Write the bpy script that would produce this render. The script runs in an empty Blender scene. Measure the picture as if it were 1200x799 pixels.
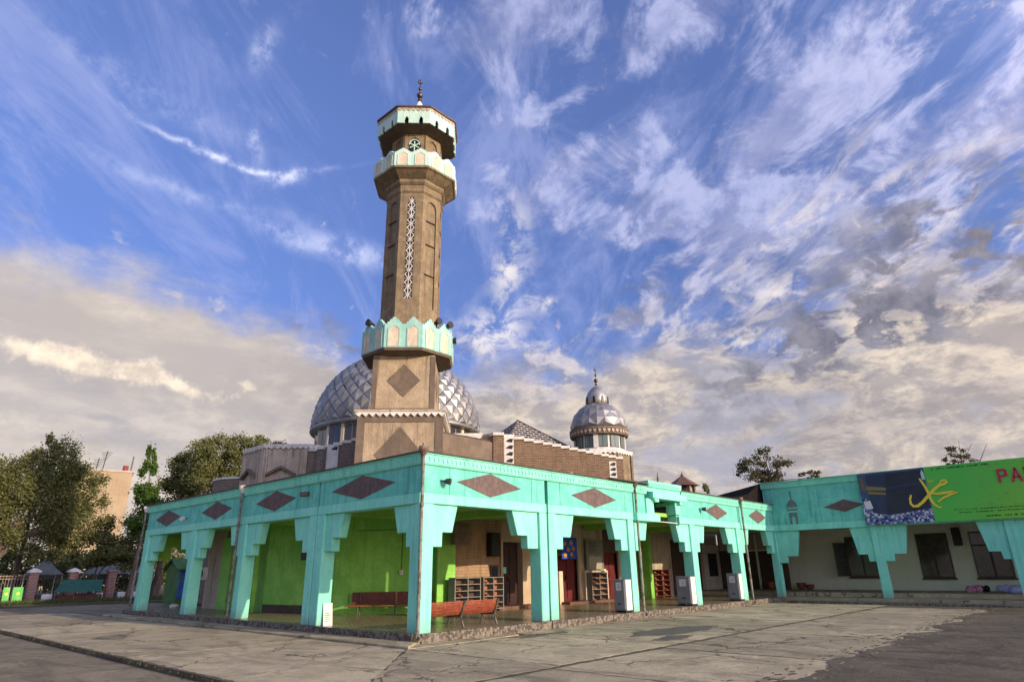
import bpy, bmesh, math, random
from mathutils import Vector, Matrix
R_ = random.Random(7)
scn = bpy.context.scene
COL = scn.collection
rad = math.radians
# ------------------------------------------------------------------ camera
cam_d = bpy.data.cameras.new('camera'); cam = bpy.data.objects.new('camera', cam_d); COL.objects.link(cam)
cam_d.sensor_fit = 'HORIZONTAL'; cam_d.sensor_width = 36; cam_d.lens = 22.284
cam_d.clip_start = .1; cam_d.clip_end = 5000
CAMP = Vector((-10.803, -13.135, 1.445))
_yaw, _pit, _rol = rad(42.4456), rad(19.8156), rad(-.8512)
_F = Vector((math.cos(_yaw)*math.cos(_pit), math.sin(_yaw)*math.cos(_pit), math.sin(_pit)))
_R = Vector((math.sin(_yaw), -math.cos(_yaw), 0)); _U = _R.cross(_F)
_R2 = _R*math.cos(_rol)+_U*math.sin(_rol); _U2 = -_R*math.sin(_rol)+_U*math.cos(_rol)
M = Matrix((_R2, _U2, -_F)).transposed().to_4x4(); M.translation = CAMP
cam.matrix_world = M
scn.camera = cam
# ------------------------------------------------------------------ light
SUN_AZ, SUN_EL = -84.0, 14.5
SKY_STRENGTH = .13
scn.view_settings.view_transform = 'Standard'; scn.view_settings.look = 'None'
scn.view_settings.gamma = 1; scn.view_settings.use_curve_mapping = False
scn.view_settings.exposure = .92
sun_d = bpy.data.lights.new('sun', 'SUN'); sun_d.energy = 2.75; sun_d.angle = rad(.5); sun_d.color = (1, .80, .56)
sun = bpy.data.objects.new('sun', sun_d); COL.objects.link(sun)
sd = Vector((math.cos(rad(SUN_AZ))*math.cos(rad(SUN_EL)), math.sin(rad(SUN_AZ))*math.cos(rad(SUN_EL)), math.sin(rad(SUN_EL))))
sun.rotation_euler = sd.to_track_quat('Z', 'Y').to_euler(); sun.location = (0, -30, 30)

class NT:
    """small node helper"""
    def __init__(s, tree): s.t = tree; s.n = tree.nodes; s.l = tree.links
    def node(s, typ, ins=None, **kw):
        n = s.n.new(typ)
        for k, v in kw.items(): setattr(n, k, v)
        for k, v in (ins or {}).items(): s.put(n.inputs[k], v)
        return n
    def put(s, sock, v):
        if isinstance(v, bpy.types.NodeSocket): s.l.new(v, sock)
        elif isinstance(v, bpy.types.Node): s.l.new(v.outputs[0], sock)
        else: sock.default_value = v
    def math(s, op, a, b=0.0, c=None, clamp=False):
        n = s.n.new('ShaderNodeMath'); n.operation = op; n.use_clamp = clamp
        s.put(n.inputs[0], a); s.put(n.inputs[1], b)
        if c is not None: s.put(n.inputs[2], c)
        return n.outputs[0]
    def vmath(s, op, a, b=(0, 0, 0), out=0):
        n = s.n.new('ShaderNodeVectorMath'); n.operation = op
        s.put(n.inputs[0], a); s.put(n.inputs[1], b); return n.outputs[out]
    def dot(s, a, b): return s.vmath('DOT_PRODUCT', a, b, 'Value')
    def noise(s, vec, scale, detail=4, rough=.5, dist=0.0, out='Fac'):
        n = s.node('ShaderNodeTexNoise', {'Vector': vec, 'Scale': scale, 'Detail': detail, 'Roughness': rough, 'Distortion': dist})
        return n.outputs['Fac' if out == 'Fac' else 'Color']
    def ramp(s, fac, lo, hi, a=0.0, b=1.0, smooth=True):
        n = s.n.new('ShaderNodeMapRange'); n.interpolation_type = 'SMOOTHSTEP' if smooth else 'LINEAR'
        s.put(n.inputs['Value'], fac); s.put(n.inputs['From Min'], lo); s.put(n.inputs['From Max'], hi)
        s.put(n.inputs['To Min'], a); s.put(n.inputs['To Max'], b); return n.outputs['Result']
    def mix(s, fac, a, b, blend='MIX'):
        n = s.n.new('ShaderNodeMix'); n.data_type = 'RGBA'; n.blend_type = blend; n.clamp_factor = True
        s.put(n.inputs[0], fac)
        for k, v in ((6, a), (7, b)):
            if isinstance(v, tuple) and len(v) == 3: v = v+(1,)
            s.put(n.inputs[k], v)
        return n.outputs[2]
    def scalev(s, vec, sx, sy, sz):
        return s.vmath('MULTIPLY', vec, (sx, sy, sz))

# ------------------------------------------------------------------ sky with clouds (world)
def build_world():
    w = bpy.data.worlds.new('World'); scn.world = w; w.use_nodes = True
    w.node_tree.nodes.clear(); N = NT(w.node_tree)
    sky = N.node('ShaderNodeTexSky', sky_type='NISHITA', sun_disc=False)
    sky.sun_elevation = rad(SUN_EL); sky.sun_rotation = math.atan2(sd.x, sd.y) % (2*math.pi)
    sky.air_density = 1.0; sky.dust_density = .6; sky.ozone_density = 3.0
    tc = N.node('ShaderNodeTexCoord'); v = tc.outputs['Generated']
    sep = N.node('ShaderNodeSeparateXYZ', {'Vector': v}); z = sep.outputs['Z']
    zc = N.math('ADD', N.math('MAXIMUM', z, 0.0), .16)
    inv = N.math('DIVIDE', 1.0, zc)
    p0 = N.vmath('MULTIPLY', v, (1, 1, 0))
    ps = N.node('ShaderNodeVectorMath', operation='SCALE'); N.put(ps.inputs[0], p0); N.put(ps.inputs['Scale'], inv)
    rot = N.node('ShaderNodeVectorRotate', {'Vector': ps.outputs[0], 'Angle': rad(-45)}, rotation_type='Z_AXIS')
    P = rot.outputs[0]                                   # cloud plane, x runs with the wind
    def vec(az, el):
        a, e = rad(az), rad(el); return Vector((math.cos(a)*math.cos(e), math.sin(a)*math.cos(e), math.sin(e)))
    warp = N.noise(v, 5.0, 4, .55, out='Color')
    wv = N.vmath('ADD', v, N.vmath('MULTIPLY', N.vmath('SUBTRACT', warp, (.5, .5, .5)), (.10, .10, .10)))
    warp2 = N.noise(v, 14.0, 4, .6, out='Color')
    wv2 = N.vmath('ADD', v, N.vmath('MULTIPLY', N.vmath('SUBTRACT', warp2, (.5, .5, .5)), (.035, .035, .035)))
    def blob(az, el, ln, wd, tilt=0.0, bend=0.0, src=None):
        c = vec(az, el); right = Vector((math.sin(rad(az)), -math.cos(rad(az)), 0)); up = right.cross(c)
        t = rad(tilt); e1 = right*math.cos(t)+up*math.sin(t); e2 = -right*math.sin(t)+up*math.cos(t)
        q = N.vmath('SUBTRACT', wv if src is None else src, tuple(c))
        a = N.math('DIVIDE', N.dot(q, tuple(e1)), rad(ln)); b = N.dot(q, tuple(e2))
        a2 = N.math('MULTIPLY', a, a)
        if bend: b = N.math('SUBTRACT', b, N.math('MULTIPLY', a2, rad(bend)))
        b = N.math('DIVIDE', b, rad(wd))
        return N.math('EXPONENT', N.math('MULTIPLY', N.math('ADD', a2, N.math('MULTIPLY', b, b)), -1.0))
    def total(items, base=0.0):
        s = base
        for amp, args in items: s = N.math('ADD', N.math('MULTIPLY', blob(*args), amp), s)
        return s
    k = 1.0/SKY_STRENGTH
    def c(r, g, b, m=1.0): return (r*k*m, g*k*m, b*k*m, 1)
    def mul(a, b): return N.math('MULTIPLY', a, b)
    def add(a, *bs):
        for b in bs: a = N.math('ADD', a, b)
        return a
    def cen(a, m): return mul(N.math('SUBTRACT', a, .5), m)
    vv = N.scalev(v, 1, 1, 2.1)
    fine = N.noise(v, 24.0, 5, .64)
    # clear sky
    blue = N.mix(1.0, sky.outputs[0], (.52, .49, .72, 1), 'MULTIPLY')
    col = N.mix(1.0, blue, N.mix(N.ramp(z, .25, .75), (1, 1, 1), (1.75, 1.60, 1.45)), 'MULTIPLY')
    # faint drawn-out cirrus everywhere high up
    ci = N.noise(N.scalev(P, .55, 1.7, 1), 2.6, 8, .68, 1.1)
    ci = N.ramp(add(ci, total([(-.05, (62, 34, 14, 10)), (.05, (30, 40, 30, 10)), (.04, (84, 40, 16, 8))], .0)), .46, .72)
    col = N.mix(mul(ci, .42), col, c(.26, .29, .49))
    # broken middle cloud, torn into puffs and rows running away to the north-east
    PA = N.scalev(P, .78, 1.10, 1)
    A1 = N.noise(PA, 5.6, 9, .62, .45)
    A2 = N.noise(N.vmath('ADD', PA, (-.042, -.048, 0)), 5.6, 6, .62, .45)
    cov = total([(-.34, (74, 35, 24, 12)), (-.14, (55, 30, 8, 8)), (-.20, (36.5, 25, 6.0, 4.6)), (.10, (41, 34, 7, 4.5)), (.10, (28, 45, 14, 5)), (.06, (24, 30, 14, 8)), (-.17, (29, 39, 8, 2.0, 14)), (.13, (10, 35, 20, 4, 14)), (.11, (12, 26, 18, 6, 12)),
                 (-.10, (8, 41, 12, 2.0, 24)), (.07, (52, 44, 7, 4)), (.05, (72, 42, 8, 4)), (.08, (6, 46, 12, 4)), (-.2, (100, 25, 12, 14))], .0)
    B1 = N.noise(N.scalev(P, .8, 1.2, 1), 1.7, 4, .5, .3)
    dA = add(A1, cov, cen(B1, .34), cen(fine, .10))
    denA = mul(N.ramp(dA, .475, .64), N.ramp(add(N.noise(PA, 17.0, 6, .66, .4), cen(fine, .3)), .30, .62, .62, 1.0))
    litA = N.ramp(N.math('SUBTRACT', A1, A2), -.08, .11)
    warm = N.ramp(z, .24, .50)
    colA = N.mix(litA, N.mix(warm, c(.15, .145, .17), c(.155, .175, .31)), N.mix(warm, c(.48, .42, .385), c(.305, .325, .49)))
    thick = N.ramp(dA, .56, .74)
    colA = N.mix(mul(thick, .30), colA, N.mix(warm, c(.40, .35, .33), c(.30, .31, .44)))
    col = N.mix(mul(denA, .84), col, colA)
    # bright ridges and sunlit tears in the right half
    rn = N.ramp(N.noise(N.scalev(P, 1.3, 3.0, 1), 4.0, 7, .64, .6), .44, .64)
    ridge = mul(add(blob(20.5, 19.5, 6.5, 1.5, 44, 0, wv2), blob(10, 27.6, 8, .9, 12, 0, wv2), blob(15.5, 28.0, 5.5, .9, 40, 0, wv2), mul(blob(9, 22, 7, 1.2, 35, 0, wv2), .8)), rn)
    col = N.mix(mul(ridge, .85), col, c(.56, .50, .47))
    # broad veil in the west and the low deck
    veil = add(total([(.68, (80, 16.0, 18, 8.0, -6)), (.44, (58, 13, 12, 6)), (.70, (24, 8.5, 40, 7.5)), (.55, (70, 8, 30, 6)), (.34, (6, 14, 16, 8))]), mul(N.math('EXPONENT', mul(N.math('POWER', N.math('DIVIDE', N.math('SUBTRACT', z, .12), .13), 2.0), -1.0)), .34), cen(N.noise(vv, 4.0, 6, .60, .5), .85), cen(fine, .2))
    veil = N.ramp(veil, .14, .56)
    L1 = N.noise(vv, 9.5, 9, .68, .3)
    L2 = N.noise(N.vmath('ADD', vv, (.011, -.020, .026)), 9.5, 7, .68, .3)
    litL = N.ramp(N.math('SUBTRACT', L1, L2), -.10, .14)
    wide = N.ramp(N.noise(N.scalev(v, 1, 1, 2.8), 4.0, 5, .56, .4), .36, .66)
    deck_r = N.mix(litL, N.mix(wide, c(.20, .18, .18), c(.265, .235, .225)), N.mix(wide, c(.31, .27, .25), c(.48, .41, .335)))
    deck_r = N.mix(mul(N.ramp(N.noise(N.scalev(v, 1, 1, 2.6), 6.0, 6, .6, .4), .50, .66), .75), deck_r, c(.25, .25, .30))
    deck_l = N.mix(wide, c(.315, .277, .255), N.mix(litL, c(.39, .34, .295), c(.49, .425, .36)))
    east = N.dot(v, (.70, -.71, 0))
    deck = N.mix(N.ramp(east, -.45, -.05), deck_l, deck_r)
    deck = N.mix(mul(mul(blob(78, 11.6, 15, 2.2, -3, 0, wv2), .70), N.ramp(wide, .2, .8, 1, .45)), deck, c(.19, .19, .22))
    col = N.mix(mul(veil, .95), col, deck)
    # dark scud in the right half and a tuft beside the tower
    dk = add(blob(60.8, 20.6, 2.0, .9, -6, 0, wv2), mul(blob(57.6, 18.9, 1.2, .5, -4, 0, wv2), .8), mul(blob(5, 20.5, 12, 4.4, 16, 0, wv2), 1.25), mul(blob(30.5, 22.8, 2.6, 1.7, 20, 0, wv2), .8), mul(blob(16, 17.0, 12, 3.4, 18, 0, wv2), .95), mul(blob(6, 26, 8, 2.0, 10, 0, wv2), .6))
    dn = N.ramp(N.noise(N.scalev(v, 1, 1, 1.9), 15.0, 7, .60, .3), .45, .58)
    col = N.mix(mul(mul(dk, dn), .92), col, N.mix(N.ramp(fine, .35, .65), c(.10, .10, .135), c(.17, .165, .20)))
    # single shapes: mare's tails, the white column right of the tower, the lit cumulus bar low in the west
    streak = add(mul(blob(70.2, 32.6, 5.6, .26, -3, 1.0, wv2), .70), mul(blob(65.3, 32.5, 1.3, .6, 20, 0, wv2), .50), mul(blob(74, 29.5, 6, .6, -8, .7, wv2), .22), mul(blob(78, 36, 8, 1.0, -14, .7, wv2), .16),
                 mul(blob(68, 35, .5, 1.6, 18, 0, wv2), .30), mul(blob(58, 27.0, 4.5, .9, -14, .6, wv2), .40), mul(blob(68.5, 41.5, .7, 1.7, -14, 0, wv2), .36), mul(blob(64, 27.5, 3, .7, -12, .3, wv2), .30))
    streak = mul(streak, N.ramp(N.noise(N.scalev(v, 1, 1, 1), 30.0, 6, .70), .34, .62, .12, 1.25))
    col = N.mix(N.math('MULTIPLY', streak, 1.0, clamp=True), col, c(.52, .54, .68))
    tw = mul(add(blob(42.3, 27, 1.5, 4.4, -4, 0, wv2), blob(44.4, 20.6, 2.8, 2.2, 10, 0, wv2), mul(blob(39.2, 23, 1.6, .8, -30, 0, wv2), .9), mul(blob(34.2, 20.8, .5, .9, -20, 0, wv2), .8)), N.ramp(N.noise(N.scalev(P, 1.0, 1.6, 1), 7.0, 8, .66, .5), .42, .62))
    col = N.mix(N.math('MULTIPLY', tw, .9, clamp=True), col, c(.54, .50, .50))
    cum = add(blob(80.5, 15.6, 3.2, 1.0, -5, 0, wv2), blob(76.0, 15.2, 3.4, 1.1, -7, 0, wv2), blob(70.8, 14.1, 3.2, .8, -9, 0, wv2), mul(blob(65.8, 14.9, .9, .7, 0, 0, wv2), .8))
    cum = N.ramp(add(cum, cen(N.noise(v, 22.0, 8, .66), 2.6)), .36, 1.05)
    col = N.mix(mul(cum, .85), col, N.mix(N.ramp(fine, .35, .62), c(.42, .355, .30), c(.66, .56, .44)))
    # forward scatter towards the low sun, with extra brightness added to lift the shade
    fill_glow = N.math('POWER', N.ramp(N.dot(v, tuple(sd)), -.05, 1.0, 0, 1, False), 1.6)
    col = N.mix(1.0, col, N.mix(fill_glow, (1, 1, 1), (3.8, 3.25, 2.5)), 'MULTIPLY')
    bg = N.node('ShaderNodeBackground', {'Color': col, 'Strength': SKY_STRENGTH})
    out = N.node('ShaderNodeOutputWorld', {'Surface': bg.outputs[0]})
build_world()

# ------------------------------------------------------------------ materials
MATS = {}
def mat(name, base, other=None, scale=1.5, lo=.4, hi=.65, rough=.75, bump=.15, bscale=60, streak=None, samt=.5, speck=None, metal=0.0, spec=.35, zs=1.0, grime=None, chips=None):
    m = bpy.data.materials.new(name); m.use_nodes = True; t = m.node_tree; t.nodes.clear(); N = NT(t)
    pos = N.node('ShaderNodeNewGeometry').outputs['Position']
    col = base+(1,)
    if other is not None:
        col = N.mix(N.ramp(N.noise(N.scalev(pos, 1, 1, zs), scale, 7, .62, .3), lo, hi), base, other)
    if streak is not None:
        st = N.noise(N.scalev(pos, 4, 4, .28), 1.4, 6, .65, .2)
        col = N.mix(N.math('MULTIPLY', N.ramp(st, .50, .70), samt), col, streak)
    if speck is not None:
        col = N.mix(N.ramp(N.noise(pos, speck[1], 3, .6), .50, .64, 0, speck[2]), col, speck[0])
    if chips is not None:          # flaked spots where the render shows through
        ch = N.ramp(N.math('ADD', N.noise(pos, chips[1], 6, .72), N.math('MULTIPLY', N.math('SUBTRACT', N.noise(pos, .7, 3, .5), .5), .25)), .665, .70)
        col = N.mix(N.math('MULTIPLY', ch, .75), col, chips[0])
    if grime is not None:          # dirt splashed on the lowest strip of a wall
        sp = N.node('ShaderNodeSeparateXYZ', {'Vector': pos}).outputs['Z']
        g = N.math('MULTIPLY', N.ramp(N.math('ADD', sp, N.math('MULTIPLY', N.noise(pos, 6, 5, .6), .5)), grime[1]+.2, grime[1]+.75, 1, 0), grime[2])
        col = N.mix(g, col, grime[0])
    b = N.node('ShaderNodeBsdfPrincipled', {'Base Color': col, 'Roughness': rough, 'Metallic': metal, 'Specular IOR Level': spec})
    if bump:
        h = N.math('ADD', N.noise(pos, bscale, 4, .6), N.math('MULTIPLY', N.noise(pos, bscale*.12, 4, .55), 1.6))
        bp = N.node('ShaderNodeBump', {'Strength': bump, 'Distance': .02, 'Height': h})
        N.put(b.inputs['Normal'], bp.outputs[0])
        N.put(b.inputs['Roughness'], N.ramp(N.noise(pos, bscale*.2, 3, .6), .3, .7, max(0, rough-.1), min(1, rough+.1)))
    N.node('ShaderNodeOutputMaterial', {'Surface': b.outputs[0]})
    MATS[name] = m; return m
teal = mat('teal_paint', (.205, .665, .485), (.25, .74, .545), 1.2, bump=.12, bscale=45, streak=(.13, .42, .36), samt=.6, rough=.66, chips=((.30, .27, .21), 5.5), grime=((.20, .36, .30), -.05, .85), speck=((.19, .48, .41), 26, .4))
stucco = mat('teal_stucco', (.13, .53, .405), (.185, .63, .485), 2.2, bump=.55, bscale=38, streak=(.08, .30, .25), samt=.85, rough=.88, chips=((.24, .22, .18), 4.5), speck=((.085, .36, .29), 40, .6))
diam = mat('diamond_render', (.115, .082, .075), (.16, .115, .10), 6, bump=.5, bscale=60, streak=(.07, .05, .048), samt=.5, rough=.9)
green = mat('green_paint', (.20, .50, .075), (.28, .61, .12), 1.3, bump=.25, bscale=14, rough=.6, grime=((.11, .2, .05), -.1, .5), streak=(.15, .37, .06), samt=.5, speck=((.16, .40, .06), 9, .35))
ceilg = mat('ceiling_green', (.26, .52, .085), (.21, .44, .07), 1.0, bump=.05, rough=.7)
skirt = mat('skirting_brown', (.055, .038, .03), (.08, .055, .045), 3, rough=.6)
conc = mat('minaret_concrete', (.20, .150, .086), (.285, .215, .125), 2.4, bump=.8, bscale=42, streak=(.10, .078, .058), samt=.7, rough=.92, speck=((.10, .078, .058), 22, .7))
concb = mat('minaret_block_concrete', (.34, .262, .165), (.44, .345, .225), 2.0, bump=.7, bscale=42, streak=(.15, .115, .08), samt=.75, rough=.92, speck=((.20, .155, .10), 20, .6))
concd = mat('minaret_concrete_dark', (.135, .102, .072), (.18, .136, .096), 2.2, bump=.45, bscale=50, streak=(.10, .075, .055), samt=.5, rough=.9, speck=((.09, .07, .055), 32, .4))
concg = mat('tower_concrete_grey', (.42, .35, .26), (.50, .42, .32), 1.2, bump=.4, bscale=40, streak=(.15, .12, .092), samt=.85, rough=.9, speck=((.11, .09, .07), 24, .4))
mint = mat('balcony_mint', (.42, .62, .52), (.52, .66, .56), 2.0, bump=.2, streak=(.24, .33, .27), samt=.45, rough=.7)
mintd = mat('balcony_turquoise', (.25, .49, .42), (.35, .56, .48), 2.4, bump=.2, streak=(.10, .27, .25), samt=.45, rough=.7)
cream = mat('niche_cream', (.62, .53, .39), (.52, .43, .31), 3.0, bump=.15, streak=(.32, .25, .18), samt=.5, rough=.7)
white = mat('white_paint', (.66, .64, .58), (.56, .53, .47), 2.5, bump=.15, streak=(.30, .27, .22), samt=.55, rough=.6)
dark = mat('dark_metal', (.022, .020, .019), (.035, .030, .028), 8, bump=.1, rough=.5)
black = mat('black_plastic', (.012, .012, .013), rough=.45, bump=0)
pipeg = mat('pipe_grey', (.20, .20, .175), (.11, .085, .065), 5, .45, .6, bump=.2, rough=.6, metal=.2)
rust = mat('rusty_metal', (.13, .085, .06), (.21, .19, .165), 7, bump=.3, rough=.6, metal=.3)
roofm = mat('roof_metal_dark', (.045, .035, .032), (.07, .055, .047), 3, bump=.15, rough=.55)
roofb = mat('roof_brown', (.11, .055, .04), (.15, .08, .055), 3, bump=.2, rough=.6)
bronze = mat('bronze', (.09, .06, .035), (.16, .11, .06), 20, bump=.1, rough=.4, metal=.8)
beige = mat('beige_render', (.40, .30, .20), (.46, .36, .25), 1.2, bump=.15, rough=.8, streak=(.28, .2, .14), samt=.4)
doorr = mat('door_dark_red', (.10, .014, .016), (.14, .022, .022), 4, bump=.12, rough=.45, zs=.3)
wood = mat('bench_wood', (.19, .042, .022), (.28, .075, .034), 9, bump=.3, rough=.5, zs=1, streak=(.14, .03, .016), samt=.4)
woodd = mat('bench_wood_dark', (.10, .026, .020), (.14, .04, .028), 8, bump=.15, rough=.45)
iron = mat('bench_iron', (.10, .095, .08), (.15, .14, .11), 20, bump=.2, rough=.5, metal=.4)
shelfm = mat('shelf_grey', (.17, .16, .145), (.21, .20, .18), 6, bump=.08, rough=.5)
shelfb = mat('shelf_back', (.16, .06, .04), (.24, .09, .05), 5, bump=.1, rough=.6)
shoe = mat('shoe_brown', (.36, .15, .07), (.22, .08, .04), 9, bump=.1, rough=.6)
grey = mat('cabinet_grey', (.17, .18, .19), (.21, .22, .23), 2, bump=.05, rough=.5, streak=(.12, .12, .12), samt=.3)
paper = mat('paper_white', (.70, .68, .62), (.62, .59, .52), 6, bump=0, rough=.7)
turg = mat('turret_glass', (.10, .14, .125), rough=.12, bump=0, spec=.6)
glass = mat('window_glass', (.03, .035, .04), rough=.08, bump=0, spec=.6)
wingw = mat('pale_green_render', (.70, .75, .60), (.75, .79, .66), .9, bump=.12, rough=.8, streak=(.58, .62, .48), samt=.35, grime=((.62, .64, .60), .2, .4))
winf = mat('window_frame_brown', (.060, .040, .032), (.09, .06, .045), 6, bump=.1, rough=.5)
curtain = mat('dark_curtain', (.055, .045, .036), (.10, .08, .06), 2.5, bump=0, rough=.14, spec=.6)
kerb = mat('kerb_stone', (.075, .063, .048), (.22, .19, .145), 9, .44, .58, bump=1.0, bscale=26, rough=.95, speck=((.05, .04, .034), 34, .7))
floorm = mat('terrazzo_floor', (.20, .17, .10), (.26, .22, .13), 1.6, bump=.05, rough=.28, speck=((.12, .10, .06), 60, .4), streak=None)
tilefl = mat('plastic_green', (.02, .32, .03), (.10, .42, .03), 1.5, bump=0, rough=.5)
tarpg = mat('awning_green', (.02, .085, .06), (.03, .11, .075), 3, bump=.1, rough=.6)
kioskg = mat('kiosk_green', (.055, .13, .035), (.075, .17, .05), 2, bump=.2, rough=.7, streak=(.03, .07, .02), samt=.5)
blue = mat('blue_sheet', (.015, .06, .34), (.03, .11, .5), 3, bump=.4, bscale=12, rough=.45)
redw = mat('maroon_plinth', (.075, .022, .022), (.10, .032, .03), 3, bump=.2, rough=.8)
aptm = mat('apartment_panel', (.31, .235, .145), (.36, .28, .175), .4, bump=.1, bscale=8, rough=.9, streak=(.21, .165, .12), samt=.6)
terr = mat('terracotta', (.20, .065, .04), (.26, .09, .055), 6, bump=.1, rough=.7)
lav = mat('lavender_cloth', (.34, .36, .62), (.46, .48, .70), 6, bump=.5, bscale=12, rough=.9)
pink = mat('pink_cloth', (.55, .26, .34), (.42, .18, .25), 8, bump=.5, bscale=14, rough=.9)
bark = mat('tree_bark', (.085, .062, .046), (.13, .10, .075), 5, bump=.8, bscale=18, rough=.95, zs=.3)
sootm = mat('cupola_wood', (.19, .14, .09), (.25, .19, .12), 4, bump=.2, rough=.8)
gold = mat('banner_gold', (.22, .17, .06), rough=.6, bump=0)
yellow = mat('banner_yellow', (.78, .62, .05), rough=.55, bump=0)
crimson = mat('banner_crimson', (.50, .012, .07), rough=.55, bump=0)
kaab = mat('banner_black', (.018, .022, .034), (.028, .034, .05), 1.2, rough=.5, bump=0)
kaab2 = mat('banner_black_side', (.022, .036, .072), (.03, .05, .09), 1.2, rough=.5, bump=0)
bsky = mat('banner_dusk', (.035, .075, .14), (.06, .10, .17), 1.2, rough=.5, bump=0)
bink = mat('banner_ink', (.012, .06, .012), rough=.6, bump=0)
bdrop = mat('banner_drop', (.16, .42, .10), rough=.5, bump=0)
signw = mat('sign_text', (.03, .03, .035), rough=.6, bump=0)

def special():
    # metal shingles of the domes
    m = bpy.data.materials.new('dome_metal'); m.use_nodes = True; t = m.node_tree; t.nodes.clear(); N = NT(t)
    pos = N.node('ShaderNodeNewGeometry').outputs['Position']
    col = N.mix(N.ramp(N.noise(pos, 1.3, 6, .6), .35, .65), (.31, .30, .275), (.46, .445, .40))
    rnd = N.node('ShaderNodeObjectInfo').outputs['Random']
    col = N.mix(N.ramp(rnd, .2, 1, 0, .5, False), col, (.22, .205, .18))
    col = N.mix(N.math('MULTIPLY', N.ramp(N.noise(N.scalev(pos, 3, 3, .6), 1.6, 6, .65), .52, .7), .45), col, (.33, .30, .27))
    rg = N.ramp(N.noise(pos, 2.4, 5, .6), .3, .7, .38, .60)
    b = N.node('ShaderNodeBsdfPrincipled', {'Base Color': col, 'Metallic': .8, 'Roughness': rg})
    bp = N.node('ShaderNodeBump', {'Strength': .12, 'Distance': .03, 'Height': N.noise(pos, 5, 4, .6)}); N.put(b.inputs['Normal'], bp.outputs[0])
    N.node('ShaderNodeOutputMaterial', {'Surface': b.outputs[0]}); MATS['dome_metal'] = m
    # brick of the hall, coursed along x-y and z
    def brick(name, c1, c2, mo, udir, bw, bh, ms=.012):
        m = bpy.data.materials.new(name); m.use_nodes = True; t = m.node_tree; t.nodes.clear(); N = NT(t)
        pos = N.node('ShaderNodeNewGeometry').outputs['Position']
        u = N.dot(pos, udir); z = N.node('ShaderNodeSeparateXYZ', {'Vector': pos}).outputs['Z']
        uv = N.node('ShaderNodeCombineXYZ', {'X': u, 'Y': z}).outputs[0]
        br = N.node('ShaderNodeTexBrick', {'Vector': uv, 'Color1': c1+(1,), 'Color2': c2+(1,), 'Mortar': mo+(1,), 'Scale': 1.0,
                    'Mortar Size': ms, 'Mortar Smooth': .2, 'Bias': 0.0, 'Brick Width': bw, 'Row Height': bh})
        col = N.mix(N.math('MULTIPLY', N.ramp(N.noise(N.scalev(pos, 2, 2, .4), 1.6, 6, .65), .48, .68), .5), br.outputs['Color'], tuple(x*.45 for x in c1))
        b = N.node('ShaderNodeBsdfPrincipled', {'Base Color': col, 'Roughness': .9, 'Specular IOR Level': .2})
        h = N.math('SUBTRACT', N.math('MULTIPLY', N.noise(pos, 40, 3, .6), .3), br.outputs['Fac'])
        bp = N.node('ShaderNodeBump', {'Strength': .7, 'Distance': .015, 'Height': h}); N.put(b.inputs['Normal'], bp.outputs[0])
        N.node('ShaderNodeOutputMaterial', {'Surface': b.outputs[0]}); MATS[name] = m; return m
    brick('hall_brick', (.20, .135, .088), (.28, .19, .125), (.085, .064, .048), (.7071, -.7071, 0), .20, .078, .011)
    brick('hall_brick_left', (.22, .175, .14), (.30, .24, .19), (.08, .066, .056), (.7071, -.7071, 0), .20, .085, .012)
    brick('pillar_brick', (.22, .062, .04), (.30, .10, .065), (.30, .27, .23), (1, .6, 0), .26, .10, .02)
    brick('wall_tile', (.34, .22, .135), (.38, .26, .165), (.20, .135, .085), (1, 0, 0), .11, .11, .006)
    brick('hip_tile', (.035, .034, .036), (.055, .052, .052), (.36, .32, .28), (.7071, -.7071, 0), .34, .17, .03)
    # leaves: the foliage colour varies from leaf group to leaf group
    def leaf(name, c1, c2, c3):
        m = bpy.data.materials.new(name); m.use_nodes = True; t = m.node_tree; t.nodes.clear(); N = NT(t)
        pos = N.node('ShaderNodeNewGeometry').outputs['Position']
        col = N.mix(N.ramp(N.noise(pos, .9, 4, .6), .38, .62), c1, c2)
        col = N.mix(N.ramp(N.noise(pos, 7.0, 2, .6), .56, .70), col, c3)
        d = N.node('ShaderNodeBsdfPrincipled', {'Base Color': col, 'Roughness': .6, 'Specular IOR Level': .25})
        tr = N.node('ShaderNodeBsdfTranslucent', {'Color': N.mix(.5, col, (.16, .2, .02))})
        mx = N.node('ShaderNodeMixShader', {0: .3, 1: d.outputs[0], 2: tr.outputs[0]})
        N.node('ShaderNodeOutputMaterial', {'Surface': mx.outputs[0]}); MATS[name] = m; return m
    leaf('leaf_dark', (.10, .115, .034), (.17, .17, .06), (.22, .20, .09))
    leaf('leaf_mid', (.115, .135, .04), (.18, .18, .07), (.23, .20, .10))
    leaf('leaf_bright', (.06, .12, .02), (.09, .16, .03), (.13, .19, .05))
    leaf('leaf_brown', (.06, .055, .03), (.09, .075, .04), (.12, .09, .05))
    leaf('grass_blades', (.05, .07, .02), (.09, .10, .03), (.13, .12, .05))
    # worn concrete paving and asphalt
    def paving(name, a, b_, stain, sc, bump, crackamt):
        m = bpy.data.materials.new(name); m.use_nodes = True; t = m.node_tree; t.nodes.clear(); N = NT(t)
        pos = N.node('ShaderNodeNewGeometry').outputs['Position']
        col = N.mix(N.ramp(N.noise(pos, sc, 8, .66, .4), .36, .66), a, b_)
        col = N.mix(N.math('MULTIPLY', N.ramp(N.noise(N.scalev(pos, 1, .35, 1), 1.1, 8, .70, .8), .48, .66), .85), col, stain)
        col = N.mix(N.math('MULTIPLY', N.ramp(N.noise(N.scalev(pos, .4, 1.6, 1), 2.6, 6, .7, .6), .55, .72), .5), col, tuple(x*1.45 for x in b_))
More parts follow.
